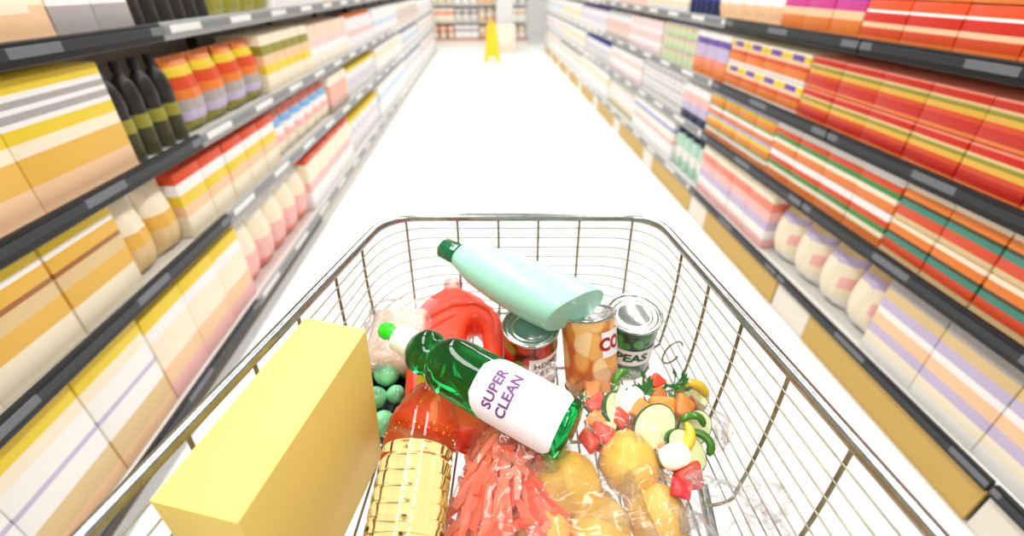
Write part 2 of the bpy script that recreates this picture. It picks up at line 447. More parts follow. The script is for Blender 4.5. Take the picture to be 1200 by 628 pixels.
fill('left', 1, [.35,
 (1.40, 'carton', .30, .285, .28, [(3, 'peach'), (3, 'gold'), (1.4, 'cream'), (1.4, 'yellow'), (.6, 'white'), (.8, 'grey'), (.5, 'white'), (.7, 'grey'), (.6, 'white'), (1.4, 'yellow')], None, 'white', 1, 'large cream and yellow striped carton'),
 (1.72, 'bottle', .085, .27, .085, [(2, 'dolive'), (1, 'olive'), (1, 'dark'), (2, 'dark')], None, 'dark', 1, 'dark olive bottle standing in for a dark gap'),  # bottles put in to stand for a dark empty slot
 (2.42, 'pouch', .17, .25, .10, [(1.2, 'olive'), (1, 'lilac'), (1.2, 'grey'), (1, 'orange'), (1.3, 'ored'), (1, 'yellow'), (1, 'orange')], None, 'white', 1, 'orange and olive striped pouch'),
 (3.1, 'carton', .15, .25, .2, [(2, 'cream'), (1, 'yellow'), (1, 'peach'), (1, 'olive'), (1, 'cream')], None, 'white', 1, 'cream carton with yellow and olive bands'),
 (4.0, 'box', .16, .24, .2, [(2, 'cream'), (1, 'white'), (1, 'pink'), (2, 'peach')], None, 'white', 1, 'pale pink and cream box'),
 (5.0, 'bottle', .09, .25, .09, [(2, 'white'), (1, 'salmon'), (2, 'white')], None, 'orange', 1, 'white bottle with an orange cap'),
 (6.4, 'carton', .18, .24, .2, [(2, 'white'), (1, 'sky'), (2, 'white')], None, 'white', 1, 'white carton with a sky blue band'),
 (8.4, 'box', .2, .23, .2, [(1, 'peach'), (1, 'white'), (1, 'cream')], (.5, .2, .25, 'brown'), 'white', 1, 'cream box with a brown panel'),
 (10.9, 'jar', .14, .2, .14, [(1, 'white'), (1, 'pink'), (1, 'white')], None, 'white', 1, 'white jar with a pink band')])
fill('left', 2, [.25,
 (1.22, 'carton', .26, .25, .30, [(3, 'cream'), (2, 'gold'), (1.5, 'sand'), (.5, 'brown'), (1.4, 'gold'), (.5, 'white'), (.9, 'yellow')], None, 'white', 1, 'large gold and cream carton'),
 (1.50, 'pouch', .14, .23, .10, [(2, 'sand'), (1, 'gold'), (2, 'cream')], None, 'white', 1, 'sand coloured pouch'),
 (2.35, 'box', .18, .23, .24, [(2, 'cream'), (1, 'peach'), (1, 'yellow'), (1, 'white'), (1, 'ored')], None, 'white', 1, 'cream box with a red top band'),
 (3.3, 'pouch', .16, .22, .1, [(2, 'cream'), (1, 'pink'), (1, 'white'), (1, 'sky'), (1, 'salmon')], None, 'white', 1, 'pale striped pouch with a salmon top'),
 (3.75, 'carton', .15, .23, .2, [(1, 'brown'), (2, 'orange'), (1, 'cream')], None, 'white', 1, 'orange and brown carton'),
 (4.9, 'tub', .14, .2, .14, [(1, 'white'), (1, 'lilac'), (1, 'white')], None, 'yellow', 1, 'lilac banded tub with a yellow lid'),
 (6.5, 'carton', .2, .23, .2, [(2, 'white'), (1, 'cream'), (1, 'yellow'), (1, 'white')], None, 'white', 1, 'white carton with a yellow band'),
 (8.4, 'bottle', .12, .24, .12, [(1, 'white'), (1, 'sky'), (1, 'white')], None, 'blue', 1, 'pale bottle with a blue cap'),
 (10.9, 'box', .2, .23, .2, [(1, 'white'), (1, 'peach'), (1, 'white')], None, 'white', 1, 'white box with a peach band')])
fill('left', 3, [.1,
 (1.12, 'carton', .28, .34, .32, [(1.6, 'peach'), (2.2, 'sand'), (2.0, 'white'), (.5, 'lilac'), (2, 'white'), (1.2, 'cream'), (1.7, 'yellow')], None, 'white', 1, 'tall white carton with yellow top and peach foot'),
 (1.75, 'box', .21, .32, .26, [(1.5, 'pink'), (1.5, 'peach'), (2.5, 'cream'), (1, 'white'), (1.2, 'yellow')], None, 'white', 1, 'pink and cream box'),
 (2.6, 'pouch', .17, .31, .14, [(1, 'salmon'), (2, 'pink'), (2, 'cream'), (1, 'white')], None, 'white', 1, 'pink fading pouch'),
 (3.6, 'carton', .2, .31, .25, [(2, 'white'), (1, 'pink'), (2, 'cream'), (.6, 'ored')], None, 'white', 1, 'cream carton with a thin red top'),
 (4.8, 'tub', .16, .26, .16, [(2, 'white'), (1, 'lilac'), (1, 'white')], None, 'yellow', 1, 'white tub with a yellow lid'),
 (6.6, 'box', .2, .3, .2, [(2, 'white'), (1, 'sky'), (1, 'white')], None, 'white', 1, 'white box with a sky band'),
 (8.6, 'bottle', .15, .3, .15, [(2, 'white'), (1, 'lilac'), (1, 'white')], None, 'sky', 1, 'white bottle with a sky blue cap'),
 (10.9, 'carton', .22, .3, .2, [(2, 'white'), (1, 'salmon'), (1, 'white')], None, 'white', 1, 'white carton with a salmon band')])
# right rack
fill('right', 0, [.6,
 (1.75, 'carton', .19, .125, .28, [(1.2, 'orange'), (1.8, 'ored'), (1, 'peach'), (2, 'red'), (.5, 'white'), (2, 'ored')], None, 'white', 2, 'flat red and orange carton'),
 (2.25, 'box', .16, .20, .24, [(2, 'orange'), (1, 'peach'), (1.2, 'magenta'), (1.8, 'blue'), (1, 'lilac')], None, 'white', 1, 'blue and magenta box with an orange foot'),
 (2.95, 'pouch', .14, .21, .1, [(2, 'peach'), (1, 'white'), (1.5, 'purple'), (1, 'lilac')], None, 'white', 1, 'purple and peach pouch'),
 (3.35, 'bottle', .08, .23, .08, [(2, 'navy'), (1, 'blue'), (2, 'navy')], None, 'navy', 1, 'navy bottle'),
 (4.2, 'carton', .14, .2, .2, [(1, 'white'), (.4, 'yellow'), (1, 'white'), (.4, 'grey'), (1, 'white'), (1, 'orange')], None, 'white', 1, 'white carton with thin yellow stripes'),
 (5.2, 'jar', .1, .18, .1, [(1, 'orange'), (1, 'gold'), (1, 'salmon')], None, 'red', 1, 'orange jar with a red lid'),
 (6.6, 'box', .16, .2, .2, [(1, 'white'), (1, 'peach'), (1, 'brown')], None, 'white', 1, 'peach and brown box'),
 (8.6, 'tub', .15, .17, .15, [(1, 'white'), (1, 'yellow'), (1, 'white')], None, 'white', 1, 'white and yellow tub'),
 (10.9, 'carton', .2, .2, .2, [(2, 'white'), (1, 'olive'), (2, 'white')], None, 'white', 1, 'white carton with an olive band')])
fill('right', 1, [.6,
 (1.95, 'carton', .19, .115, .28, [(.8, 'orange'), (2.2, 'red'), (1.1, 'ored'), (1.2, 'gold'), (.8, 'olive'), (.6, 'sand'), (1.4, 'red'), (.6, 'salmon')], None, 'white', 2, 'flat red carton with gold and olive bands'),
 (2.65, 'carton', .17, .115, .28, [(.7, 'white'), (2, 'orange'), (1, 'ored'), (1, 'peach'), (1.2, 'yellow'), (.8, 'cream')], (.8, .25, .1, 'purple'), 'white', 2, 'flat orange carton with yellow and purple marks'),
 (3.1, 'box', .15, .235, .24, [(2, 'orange'), (1, 'salmon'), (2, 'lilac'), (1, 'purple'), (1, 'white')], None, 'white', 1, 'lilac box with orange foot'),
 (3.75, 'can', .1, .078, .1, [(1, 'lime'), (.7, 'mint'), (.8, 'yellow'), (.6, 'lilac')], None, 'white', 3, 'lime and yellow tin'),
 (4.6, 'carton', .14, .23, .2, [(1, 'pink'), (.5, 'white'), (1, 'salmon'), (.5, 'white'), (1, 'pink')], None, 'white', 1, 'pink striped carton'),
 (5.6, 'pouch', .16, .23, .1, [(1, 'peach'), (1, 'orange'), (1, 'white')], None, 'white', 1, 'peach and orange pouch'),
 (7.0, 'bottle', .1, .24, .1, [(1, 'white'), (1, 'lilac'), (1, 'white')], None, 'purple', 1, 'lilac banded bottle with a purple cap'),
 (8.8, 'box', .18, .23, .2, [(1, 'cream'), (1, 'yellow'), (1, 'white')], None, 'white', 1, 'yellow and cream box'),
 (10.9, 'carton', .2, .23, .2, [(2, 'white'), (1, 'sky'), (2, 'white')], None, 'white', 1, 'white carton with a pale blue band')])
fill('right', 2, [.45,
 (1.30, 'carton', .18, .116, .28, [(.8, 'sand'), (1.4, 'ored'), (.9, 'teal'), (.5, 'dolive'), (1.2, 'orange'), (.7, 'cream')], None, 'white', 2, 'flat orange carton with teal and dark bands'),
 (2.05, 'carton', .17, .118, .28, [(1.4, 'orange'), (.8, 'cream'), (.9, 'green'), (1, 'ored'), (1.2, 'white')], None, 'white', 2, 'flat cream carton with green and orange bands'),
 (2.75, 'carton', .16, .118, .28, [(1, 'orange'), (.8, 'white'), (.8, 'olive'), (1, 'orange'), (.8, 'yellow'), (.8, 'lilac')], None, 'white', 2, 'flat orange carton with yellow and lilac bands'),
 (3.15, 'box', .15, .22, .24, [(1, 'navy'), (1, 'lilac'), (1, 'pink'), (1, 'white')], None, 'white', 1, 'lilac box with navy foot'),
 (4.1, 'can', .105, .075, .105, [(1, 'white'), (.7, 'grey'), (1, 'white')], None, 'white', 3, 'white tin with a grey band'),
 (5.2, 'carton', .16, .22, .2, [(1, 'pink'), (1, 'white'), (.7, 'salmon'), (1, 'white')], None, 'white', 1, 'white carton with salmon bands'),
 (6.6, 'tub', .15, .2, .15, [(1, 'white'), (1, 'lilac'), (1, 'white')], None, 'blue', 1, 'white tub with a blue lid'),
 (8.6, 'box', .2, .22, .2, [(1, 'white'), (1, 'yellow'), (1, 'white')], None, 'white', 1, 'white box with a yellow band'),
 (10.9, 'carton', .2, .22, .2, [(2, 'white'), (1, 'pink'), (2, 'white')], None, 'white', 1, 'white carton with a pink band')])
fill('right', 3, [.3,
 (1.2, 'box', .24, .285, .32, [(1.2, 'white'), (1, 'cream'), (1, 'lilac'), (1.2, 'peach'), (.7, 'white'), (1, 'lilac'), (1, 'sand'), (1, 'grey')], None, 'white', 1, 'tall cream and lilac box'),
 (1.9, 'pouch', .19, .28, .18, [(1, 'white'), (1, 'cream'), (1, 'pink'), (1, 'cream'), (.7, 'lilac'), (1, 'sand')], (.5, .28, .2, 'cream'), 'white', 1, 'plump cream pouch with lilac bands'),
 (2.7, 'carton', .19, .28, .28, [(1, 'pink'), (1, 'white'), (1, 'lilac'), (1, 'pink'), (1, 'salmon'), (1, 'cream')], None, 'white', 1, 'pink and lilac carton'),
 (3.2, 'tub', .14, .26, .14, [(1, 'mint'), (1, 'white'), (1.5, 'mint')], None, 'navy', 1, 'mint tub with a navy lid'),
 (4.2, 'box', .18, .28, .2, [(2, 'white'), (.5, 'salmon'), (1, 'cream'), (.5, 'blue'), (1, 'white')], None, 'white', 1, 'white box with thin blue and salmon bands'),
 (5.2, 'pouch', .18, .27, .14, [(1, 'yellow'), (1, 'white'), (1, 'cream')], None, 'white', 1, 'yellow and white pouch'),
 (6.8, 'carton', .2, .28, .2, [(2, 'white'), (1, 'yellow'), (1, 'white')], None, 'white', 1, 'tall white carton with a yellow band'),
 (8.8, 'bottle', .15, .27, .15, [(2, 'white'), (1, 'peach'), (1, 'white')], None, 'olive', 1, 'peach banded bottle with an olive cap'),
 (10.9, 'box', .2, .28, .2, [(2, 'white'), (1, 'peach'), (1, 'white')], None, 'white', 1, 'tall white box with a peach band')])

# ------------------------------------------------------------------ the far end of the aisle
pil = MB(); pil.rbox((.46, 11.2, 2.0), (.34, .34, 4.0), .01); tag(pil.build('column', mat('pillar_paint', rgb(214, 216, 214), .6), smooth=False), kind='structure')
mb = MB(); mb.rbox((0, 0, .26), (.40, .34, .52), .006); mb.rbox((0, 0, .525), (.36, .30, .012), .003, 0)
mb.rbox((0, -.173, .30), (.28, .004, .26), .001, 1)
tag(mb.build('dump_bin', [mat('bin_beige', rgb(232, 214, 196), .6), mat('bin_panel', rgb(240, 226, 206), .6)], M=T(.46, 10.8, 0)), 'beige cardboard display bin in front of the far white pillar', 'display bin')
# wet-floor sign
root = empty('wet_floor_sign', T(.15, 9.55, 0), 'yellow folding caution sign standing on the floor before the pillar', 'caution sign')
ym = mat('sign_yellow', rgb(250, 200, 10), .4)
for sgn in (-1, 1):
    mb = MB(); w0, w1 = .15, .085
    P = []
    for yy in (-.006, .006):
        P += [(-w0, yy+sgn*.13, 0), (-w0*.55, yy+sgn*.13, 0), (-w0*.45, yy+sgn*.115, .09), (w0*.45, yy+sgn*.115, .09), (w0*.55, yy+sgn*.13, 0), (w0, yy+sgn*.13, 0), (w1, yy+sgn*.012, .62), (0, yy+sgn*.010, .66), (-w1, yy+sgn*.012, .62)]
    n = 9; fs = [list(range(n)), list(range(n, 2*n))[::-1]]+[[i, (i+1) % n, (i+1) % n+n, i+n] for i in range(n)]
    mb.add(P, fs); mb.build('sign_panel', ym, root, smooth=False)
mb = MB(); mb.tube([(-.05, 0, .665), (.05, 0, .665)], .012, 10); mb.build('hinge', mat('sign_hinge', rgb(230, 170, 10), .4), root)
# end gondola
root = empty('end_display', T(-.4, 12.1, 0), 'low white shelf unit across the far end with a red base rail', 'display shelf')
mb = MB(); mb.rbox((0, .45, .75), (2.9, .03, 1.5), .004); mb.build('back_panel', steel_w, root, smooth=False)
for z in (.15, .5, .85, 1.2):
    mb = MB(); mb.rbox((0, .22, z-.012), (2.9, .44, .022), .002); sh = mb.build('shelf_board', steel_w, root, smooth=False)
    mb = MB(); mb.rbox((0, -.008, z-.012), (2.9, .012, .045), .002); mb.build('price_rail', mat('rail_red', rgb(196, 120, 110), .5) if z < .2 else mat('rail_pale', rgb(196, 196, 192), .4), sh, smooth=False)
mb = MB(); mb.rbox((0, .02, .06), (2.9, .01, .12), .001); mb.build('kick_plate', kwhite, root, smooth=False)
k = 0
for zi, z in enumerate((.15, .5, .85, 1.2)):
    for ci, (c1, c2) in enumerate([('white', 'pink'), ('cream', 'salmon'), ('white', 'grey'), ('peach', 'white'), ('white', 'sand')]):
        kind = ['box', 'tub', 'carton', 'pouch', 'jar'][(ci+zi) % 5]
        look = f'{c1} and {c2} {dict(box="box",tub="tub",carton="carton",pouch="pouch",jar="jar")[kind]}'
        m = band_mat(f'print_end{zi}{ci}', bands((2, c1), (1, c2), (1, c1)))
        p = proto(kind, .18, .27, .2 if kind in ('box', 'carton') else .15, m, 'end', mat('lid_'+c2, C[c2], .4))
        tag(p, f'{look} on {["lowest","third","second","top"][zi]} shelf of the far end display', CAT[kind], f'{look}s on far end shelf {zi+1}')
        for q in range(3):
            M = T(-.4-1.38+(ci*3+q+.5)*.185, 12.1+.13, z+.0015) @ Matrix.Rotation(pi/2, 4, 'Z')
            if q == 0: p.matrix_world = M
            else: dup(p, M)

# ================================================================== THE TROLLEY
zinc = mat('zinc_tube', rgb(176, 179, 174), .25, 1, noise_amt=.16, nscale=70, bump=.03, bscale=150)
wire = mat('wire_zinc', rgb(150, 146, 128), .4, .7, noise_amt=.2, nscale=60)
wire2 = mat('upright_zinc', rgb(150, 140, 104), .4, .6, noise_amt=.3, nscale=90)
rubber = mat('rubber_grey', rgb(70, 70, 72), .7)
cart = empty('shopping_trolley', CART @ T(0, .2, 0), 'galvanised wire shopping trolley full of groceries in the aisle', 'shopping trolley')
cinv = T(0, -.2, 0)
YR = -.22
def wl(y): return .286-.185*(y-.1665)
def wr(y): return .283-.120*(y-.1665)
def bulge(s): return .004*sin(pi*min(s*1.05, 1))-.004*s
def U(s, r, inset=0.):
    """loop of the basket wall at relative depth s"""
    yf = .655-.012*s-inset
    o = bulge(s)-inset
    def P(x, y): return V((x, y, .98-s*(.98-.004-zf(y))))
    pts = []
    L = V((-(wl(yf)+o), yf)); R = V((wr(yf)+o, yf))
    ys = [YR+(yf-r-YR)*i/10 for i in range(11)]
    pts += [P(-(wl(y)+o), y) for y in ys]
    a = V((-(wl(yf-r)+o), yf-r)); b_ = V((L.x+r, yf))
    for i in range(1, 9):
        t = i/8; q = a*(1-t)**2+L*2*t*(1-t)+b_*t*t; pts.append(P(q.x, q.y))
    for i in range(1, 8):
        t = i/8; x = (L.x+r)*(1-t)+(R.x-r)*t; pts.append(P(x, yf))
    c = V((R.x-r, yf)); d = V(((wr(yf-r)+o), yf-r))
    for i in range(0, 9):
        t = i/8; q = c*(1-t)**2+R*2*t*(1-t)+d*t*t; pts.append(P(q.x, q.y))
    pts += [P(wr(y)+o, y) for y in ys[::-1][1:]]
    return pts
def loc(mb, name, m, parent=cart):
    for i, p in enumerate(mb.v): mb.v[i] = cinv @ p
    return mb.build(name, m, parent)
mb = MB(); mb.tube(U(0, .055), .0068, 12); loc(mb, 'rim_tube', zinc)
mb = MB()
for k in range(1, 11):
    s = k/10.0
    mb.tube(U(s, .06+.07*s, .004), .0010, 6)
loc(mb, 'side_wires', wire)
# uprights: run down the wall, round the corner and stop at the floor grid
ups_r = [at(px, py, .972).y for px, py in ((825, 335), (865, 380), (916, 443), (989, 529))]+[.50, .06, -.05, -.16]
ups_r[4] = at(795, 298, .972).y
ups_l = [at(px, py, .972).y for px, py in ((415, 293), (386, 326), (347, 373), (298, 428), (228, 512))]+[.10, .0, -.1, -.2]
mb = MB()
def upright(sx, y):
    pts = []
    for i in range(13):
        s = i/12*.90; x = (wr(y) if sx > 0 else wl(y))+bulge(s)
        pts.append((sx*(x-.001), y, .978-s*(.978-zf(y))))
    x = (wr(y) if sx > 0 else wl(y))+bulge(.9)
    for i in range(1, 7):
        a = i/6*pi/2; h = .1*(.978-zf(y))
        pts.append((sx*(x-.03*(1-cos(a))), y, zf(y)+h*(1-sin(a))-.001))
    mb = MB(); mb.tube(pts, .0021, 8); loc(mb, 'upright_wire', wire2)
for y in ups_r: upright(1, y)
for y in ups_l: upright(-1, y)
for px in (476, 536, 584, 631, 679, 741):
    p = at(px, 259, .974); x = p.x
    pts = [(x, .652-.012*i/10, .974-(.974-.004-zf(.64))*i/10) for i in range(11)]+[(x, .62, zf(.62)-.003)]
    mb = MB(); mb.tube(pts, .0019, 8); loc(mb, 'upright_wire', wire2)
mb = MB()
for i in range(21):
    x = -.22+i*.44/20
    x2 = x*.82+.012; mb.tube([(x*1.12, YR, zf(YR)), (x2, .638, zf(.638))], .0016, 6)
for y in [(-.2+i*.12) for i in range(7)]+[.635]:
    mb.tube([(-(wl(y)-.03), y, zf(y)-.003), (wr(y)-.03, y, zf(y)-.003)], .0024, 6)
loc(mb, 'floor_grid', wire)
# rear wall, handle, chassis, casters
mb = MB()
for i in range(15):
    x = -.29+i*.58/14; mb.tube([(x*1.1, YR, .985), (x*1.0, YR, zf(YR))], .0016, 6)
for z in (.985, .93, .85, .77): mb.tube([(-.345, YR, z), (.325, YR, z)], .0022, 6)
loc(mb, 'rear_gate', wire)
mb = MB()
for sx in (-1, 1):
    x0 = .30*sx
    mb.tube([(x0*1.18, YR+.02, .98), (x0*1.16, YR-.06, 1.0), (x0*1.1, YR-.12, 1.02)], .009, 10)
    mb.tube([(x0*1.12, YR+.02, .97), (x0*.98, YR+.02, .60), (x0*.95, YR+.05, .25), (x0*.92, YR+.10, .17), (x0*.86, .45, .17), (x0*.80, .62, .17)], .010, 10)
    mb.tube([(x0*.95, YR+.03, .40), (x0*.9, .1, .56), (x0*.8, .35, zf(.35)-.012)], .007, 10)
mb.tube([(-.24, .62, .17), (.24, .62, .17)], .010, 10); mb.tube([(-.276, YR+.1, .17), (.276, YR+.1, .17)], .010, 10)
loc(mb, 'chassis', zinc)
mb = MB(); mb.tube([(-.33, YR-.12, 1.02), (.33, YR-.12, 1.02)], .014, 14); loc(mb, 'handle', mat('handle_red', rgb(190, 40, 34), .45))
for (x, y) in ((-.27, YR+.12), (.27, YR+.12), (-.235, .58), (.235, .58)):
    mb = MB()
    mb.rbox((x, y, .158), (.034, .05, .006), .002)
    for q in (-1, 1): mb.rbox((x+q*.016, y-.012, .105), (.003, .03, .10), .001)
    cs = loc(mb, 'caster', zinc)
    mb = MB(); M = T(x, y-.015, .0605) @ Matrix.Rotation(pi/2, 4, 'Y')
    mb.lathe([(.02, -.014), (.055, -.012), (.06, -.006), (.06, .006), (.055, .012), (.02, .014)], 24, M=M)
    w_ = loc(mb, 'wheel', rubber, cs)
# small wire hook on the right wall
mb = MB(); c = V((wr(.50)-.002, .50, .86)); 
mb.tube([c+V((-.014-.014*sin(a*pi/12-.2), -.010-.004*sin(a*pi/12), -.012+.020*cos(a*pi/12))) for a in range(-4, 17)], .0014, 6)
loc(mb, 'wire_hook', wire2)

# ================================================================== GROCERIES
# ---- yellow box
cy = mat('yellow_card', rgb(250, 217, 114), .55, noise_amt=.03, nscale=6)
A_, B_, Cc, D_ = V((-.246, .188, .991)), V((-.184, .173, .985)), V((-.148, .366, .993)), V((-.215, .384, .994))
E_ = V((-.168, .377, .770))
Lx = (Cc-B_).normalized(); up = (Cc-E_); up = (up-Lx*up.dot(Lx)).normalized(); wx = Lx.cross(up).normalized()
M = Matrix((wx, Lx, up)).transposed().to_4x4(); M.translation = B_ + Lx*.0975 - wx*.0335 - up*.220
mb = MB(); mb.rbox((0, 0, .110), (.067, .197, .220), .0016, 0, seg=2)
yb = mb.build('yellow_box', cy, M=CART @ M); tag(yb, 'plain yellow cardboard box standing on end at the left of the trolley', 'box')
mb = MB(); mb.rbox((.0335, 0, .110), (.0008, .193, .0012), 0)
# ---- cans
lidm = mat('tin_lid', rgb(214, 216, 212), .2, 1, noise_amt=.06, nscale=200, bump=.05, bscale=300)
rimm = mat('tin_rim', rgb(206, 190, 150), .25, 1)
white_p = mat('label_white', rgb(248, 246, 244), .35)
def tin(name_label, base, tip, front, picture, texts, patch, r=.0385, h=.108):
    root = empty('food_can', axis_frame(base, tip, front), name_label, 'food can')
    mb = MB(); mb.lathe([(r-.001, .004), (r-.001, h-.004)], 48, 0, cap0=False, cap1=False); mb.build('printed_label', picture, root)
    mb = MB(); mb.lathe([(r-.006, .003), (r-.003, 0), (r+.0008, .001), (r+.001, .004), (r-.0008, .0055)], 48, cap0=True, cap1=False); mb.build('bottom_rim', rimm, root)
    pr = [(r-.0008, h-.0055), (r+.001, h-.004), (r+.0012, h-.001), (r-.0002, h), (r-.0018, h-.001), (r-.0026, h-.004), (r-.005, h-.0044), (r-.0062, h-.0034),
          (r-.0085, h-.0034), (r-.0095, h-.0046), (r-.0125, h-.0050), (r-.0135, h-.0042), (r-.0160, h-.0042), (r-.0172, h-.0052), (.001, h-.0052)]
    mb = MB(); mb.lathe(pr, 56, cap0=False, cap1=True); mb.build('lid', lidm, root, angle=75)
    a0, a1, z0, z1 = patch
    mb = MB(); n = 24; vs, fs = [], []
    for i in range(n+1):
        a = a0+(a1-a0)*i/n
        for z in (z0, z1): vs.append(((r+.0001)*sin(a), -(r+.0001)*cos(a), z))
    for i in range(n): fs.append([2*i, 2*i+2, 2*i+3, 2*i+1])
    mb.add(vs, fs, 0)
    for (s, size, ac, zc, m_i, bold) in texts:
        tv, tf = text_geo(s, size, bold)
        mb.add([((r+.0004)*sin(ac+p.x/r), -(r+.0004)*cos(ac+p.x/r), zc+p.y) for p in tv], tf, m_i)
    mb.build('name_panel', [white_p, mat('ink_red', rgb(176, 40, 36), .5), mat('ink_green', rgb(14, 84, 44), .5), mat('ink_brown', rgb(124, 44, 36), .5)], root)
    return root
peas_pic = cells_mat('peas_picture', [rgb(40, 140, 50), rgb(24, 120, 50), rgb(70, 160, 60), rgb(20, 100, 60)], 75, rgb(6, 40, 24))
mix_pic = cells_mat('mixed_picture', [rgb(196, 44, 28), rgb(206, 80, 40), rgb(120, 150, 50), rgb(210, 60, 40), rgb(60, 110, 40)], 48, rgb(60, 20, 12))
bean_pic = cells_mat('bean_picture', [rgb(240, 176, 96), rgb(246, 196, 120), rgb(230, 140, 66), rgb(250, 214, 156), rgb(238, 160, 84)], 44, rgb(206, 104, 44), stretch=(1, 1, .75), gap=.70)
lean = V((0, -.13, 1))
c = at(744, 366, .896); up8 = V((.0, -.15, .99)).normalized()
tin('pea tin with a green picture and dark green PEAS lettering', c-up8*.108, c, (-.10, -1, 0), peas_pic,
    [('PEAS', .022, .02, .052, 2, .0010)], (-.95, 1.05, .036, .068))
c = at(622, 381, .897); up8 = V((.0, -.10, .99)).normalized()
tin('tin of mixed vegetables with red pepper picture and silver lid', c-up8*.108, c, (.40, -1, 0), mix_pic,
    [('MIXED', .0135, .24, .066, 3, .0006), ('VEGETABLES', .0125, .30, .050, 3, .0005)], (-.45, 2.0, .036, .080))
bc = at(694, 452, zf(.48)+.016); upb = V((-.10, .34, .94)).normalized()
tin('tin with a picture of pale orange beans, half under the aqua bottle', bc, bc+upb*.10, (.0, -1, 0), bean_pic,
    [('CO', .024, .72, .074, 1, .0012)], (.34, 1.5, .056, .092), h=.112)

# ---- aqua bottle
def bottle_M(a, b, front): return axis_frame(a, b, front)
tip = at(519, 290, .955); base = at(674, 364, .928)
root = empty('shampoo_bottle', axis_frame(base, tip, (0, -.45, 1)), 'pale aqua plastic bottle with dark green cap lying across the tins', 'bottle')
Lb = (tip-base).length
aq = mat('aqua_plastic', rgb(172, 230, 206), .32, noise_amt=.02, nscale=10, sss=.0, coat=.15)
mb = MB(); Z = Lb-.030
mb.lathe([(.001, .002)]+smoothprof([(.037, 0), (.040, .003), (.0410, .03), (.0405, .07), (.038, .11), (.031, .155), (.022, Z-.012), (.0165, Z)], 5), 40, sx=1.0, sy=.80, power=2.3)
mb.v = [V((v.x, v.y, v.z-v.x*.55*max(0, 1-v.z/.11)**1.3)) for v in mb.v]
mb.build('bottle_body', aq, root)
gcap = mat('green_cap', rgb(8, 120, 70), .12, trans=.35, ior=1.45, coat=.5, bump=.2, bscale=120)
mb = MB(); mb.lathe([(.0165, Z+.0005), (.0175, Z+.002), (.0165, Lb-.004), (.0145, Lb), (.001, Lb)], 10, sx=1, sy=.9); mb.build('bottle_cap', gcap, root, angle=25)

# ---- orange jug
jm = mat('jug_orange', rgb(240, 66, 30), .35, coat=.2)
jd = mat('jug_cap', rgb(246, 190, 180), .35)
def curve_solid(splines, ext, bev, res=4):
    cu = bpy.data.curves.new('c', 'CURVE'); cu.dimensions = '2D'; cu.fill_mode = 'BOTH'; cu.extrude = ext; cu.bevel_depth = bev; cu.bevel_resolution = res; cu.resolution_u = 10
    for pts in splines:
        sp = cu.splines.new('BEZIER'); sp.bezier_points.add(len(pts)-1); sp.use_cyclic_u = True
        for q, (x, y, kind) in zip(sp.bezier_points, pts):
            q.co = (x, y, 0); q.handle_left_type = q.handle_right_type = kind
    o = bpy.data.objects.new('c', cu); COL.objects.link(o)
    dg = bpy.context.evaluated_depsgraph_get(); me = bpy.data.meshes.new_from_object(o.evaluated_get(dg))
    vs = [v.co.copy() for v in me.vertices]; fs = [list(p.vertices) for p in me.polygons]
    bpy.data.objects.remove(o); bpy.data.curves.remove(cu); bpy.data.meshes.remove(me)
    return vs, fs
jy0, jy1 = .392, .620
jc = V((-.077, 0, 0))
# local x across, local y along towards the cap, local z up; tilted like the basket floor
tilt = math.atan(.15)
JM = CART @ T(jc.x, jy0, zf(jy0)+.0075) @ Matrix.Rotation(radians(3), 4, 'Z') @ Matrix.Rotation(tilt, 4, 'X')
root = empty('detergent_jug', JM, 'big orange plastic jug with a moulded handle lying flat below the green bottle', 'jug')
A = 'AUTO'; Wd = .056
outl = [(-.046, .010, A), (-.036, -.006, A), (.008, -.008, A), (Wd-.010, 0, A), (Wd, .012, A), (Wd+.001, .10, A), (Wd, .172, A), (Wd-.016, .196, A), (.026, .214, A), (-.002, .232, A), (-.012, .234, A), (-.022, .228, A), (-.042, .206, A), (Wd*-.98, .178, A), (-.054, .11, A), (-.050, .05, A)]
hole = [(.029, .184, A), (.010, .170, A), (.004, .13, A), (.004, .085, A), (.029, .065, A), (.052, .085, A), (.053, .13, A), (.048, .165, A)]
vs, fs = curve_solid([outl, hole], .014, .0125)
mb = MB(); mb.add(vs, fs, 0, T(0, 0, .030))
mb.tube([(-.060, .140, .0545), (-.044, .174, .0555), (-.008, .200, .056), (.030, .203, .056), (.052, .186, .0555), (.062, .15, .052)], [.004, .0055, .006, .006, .0055, .003], 10)
mb.tube([(-.061, .115, .0545), (-.042, .146, .0555), (-.020, .166, .056), (.000, .178, .056)], [.002, .003, .0035, .002], 8)
mb.build('jug_body', jm, root, angle=50)
mb = MB(); mb.lathe([(.0155, 0), (.0155, .012), (.0165, .013), (.0165, .032), (.015, .034)], 24, M=T(-.010, .243, .030) @ Matrix.Rotation(-pi/2, 4, 'X')); mb.build('jug_cap', jd, root)

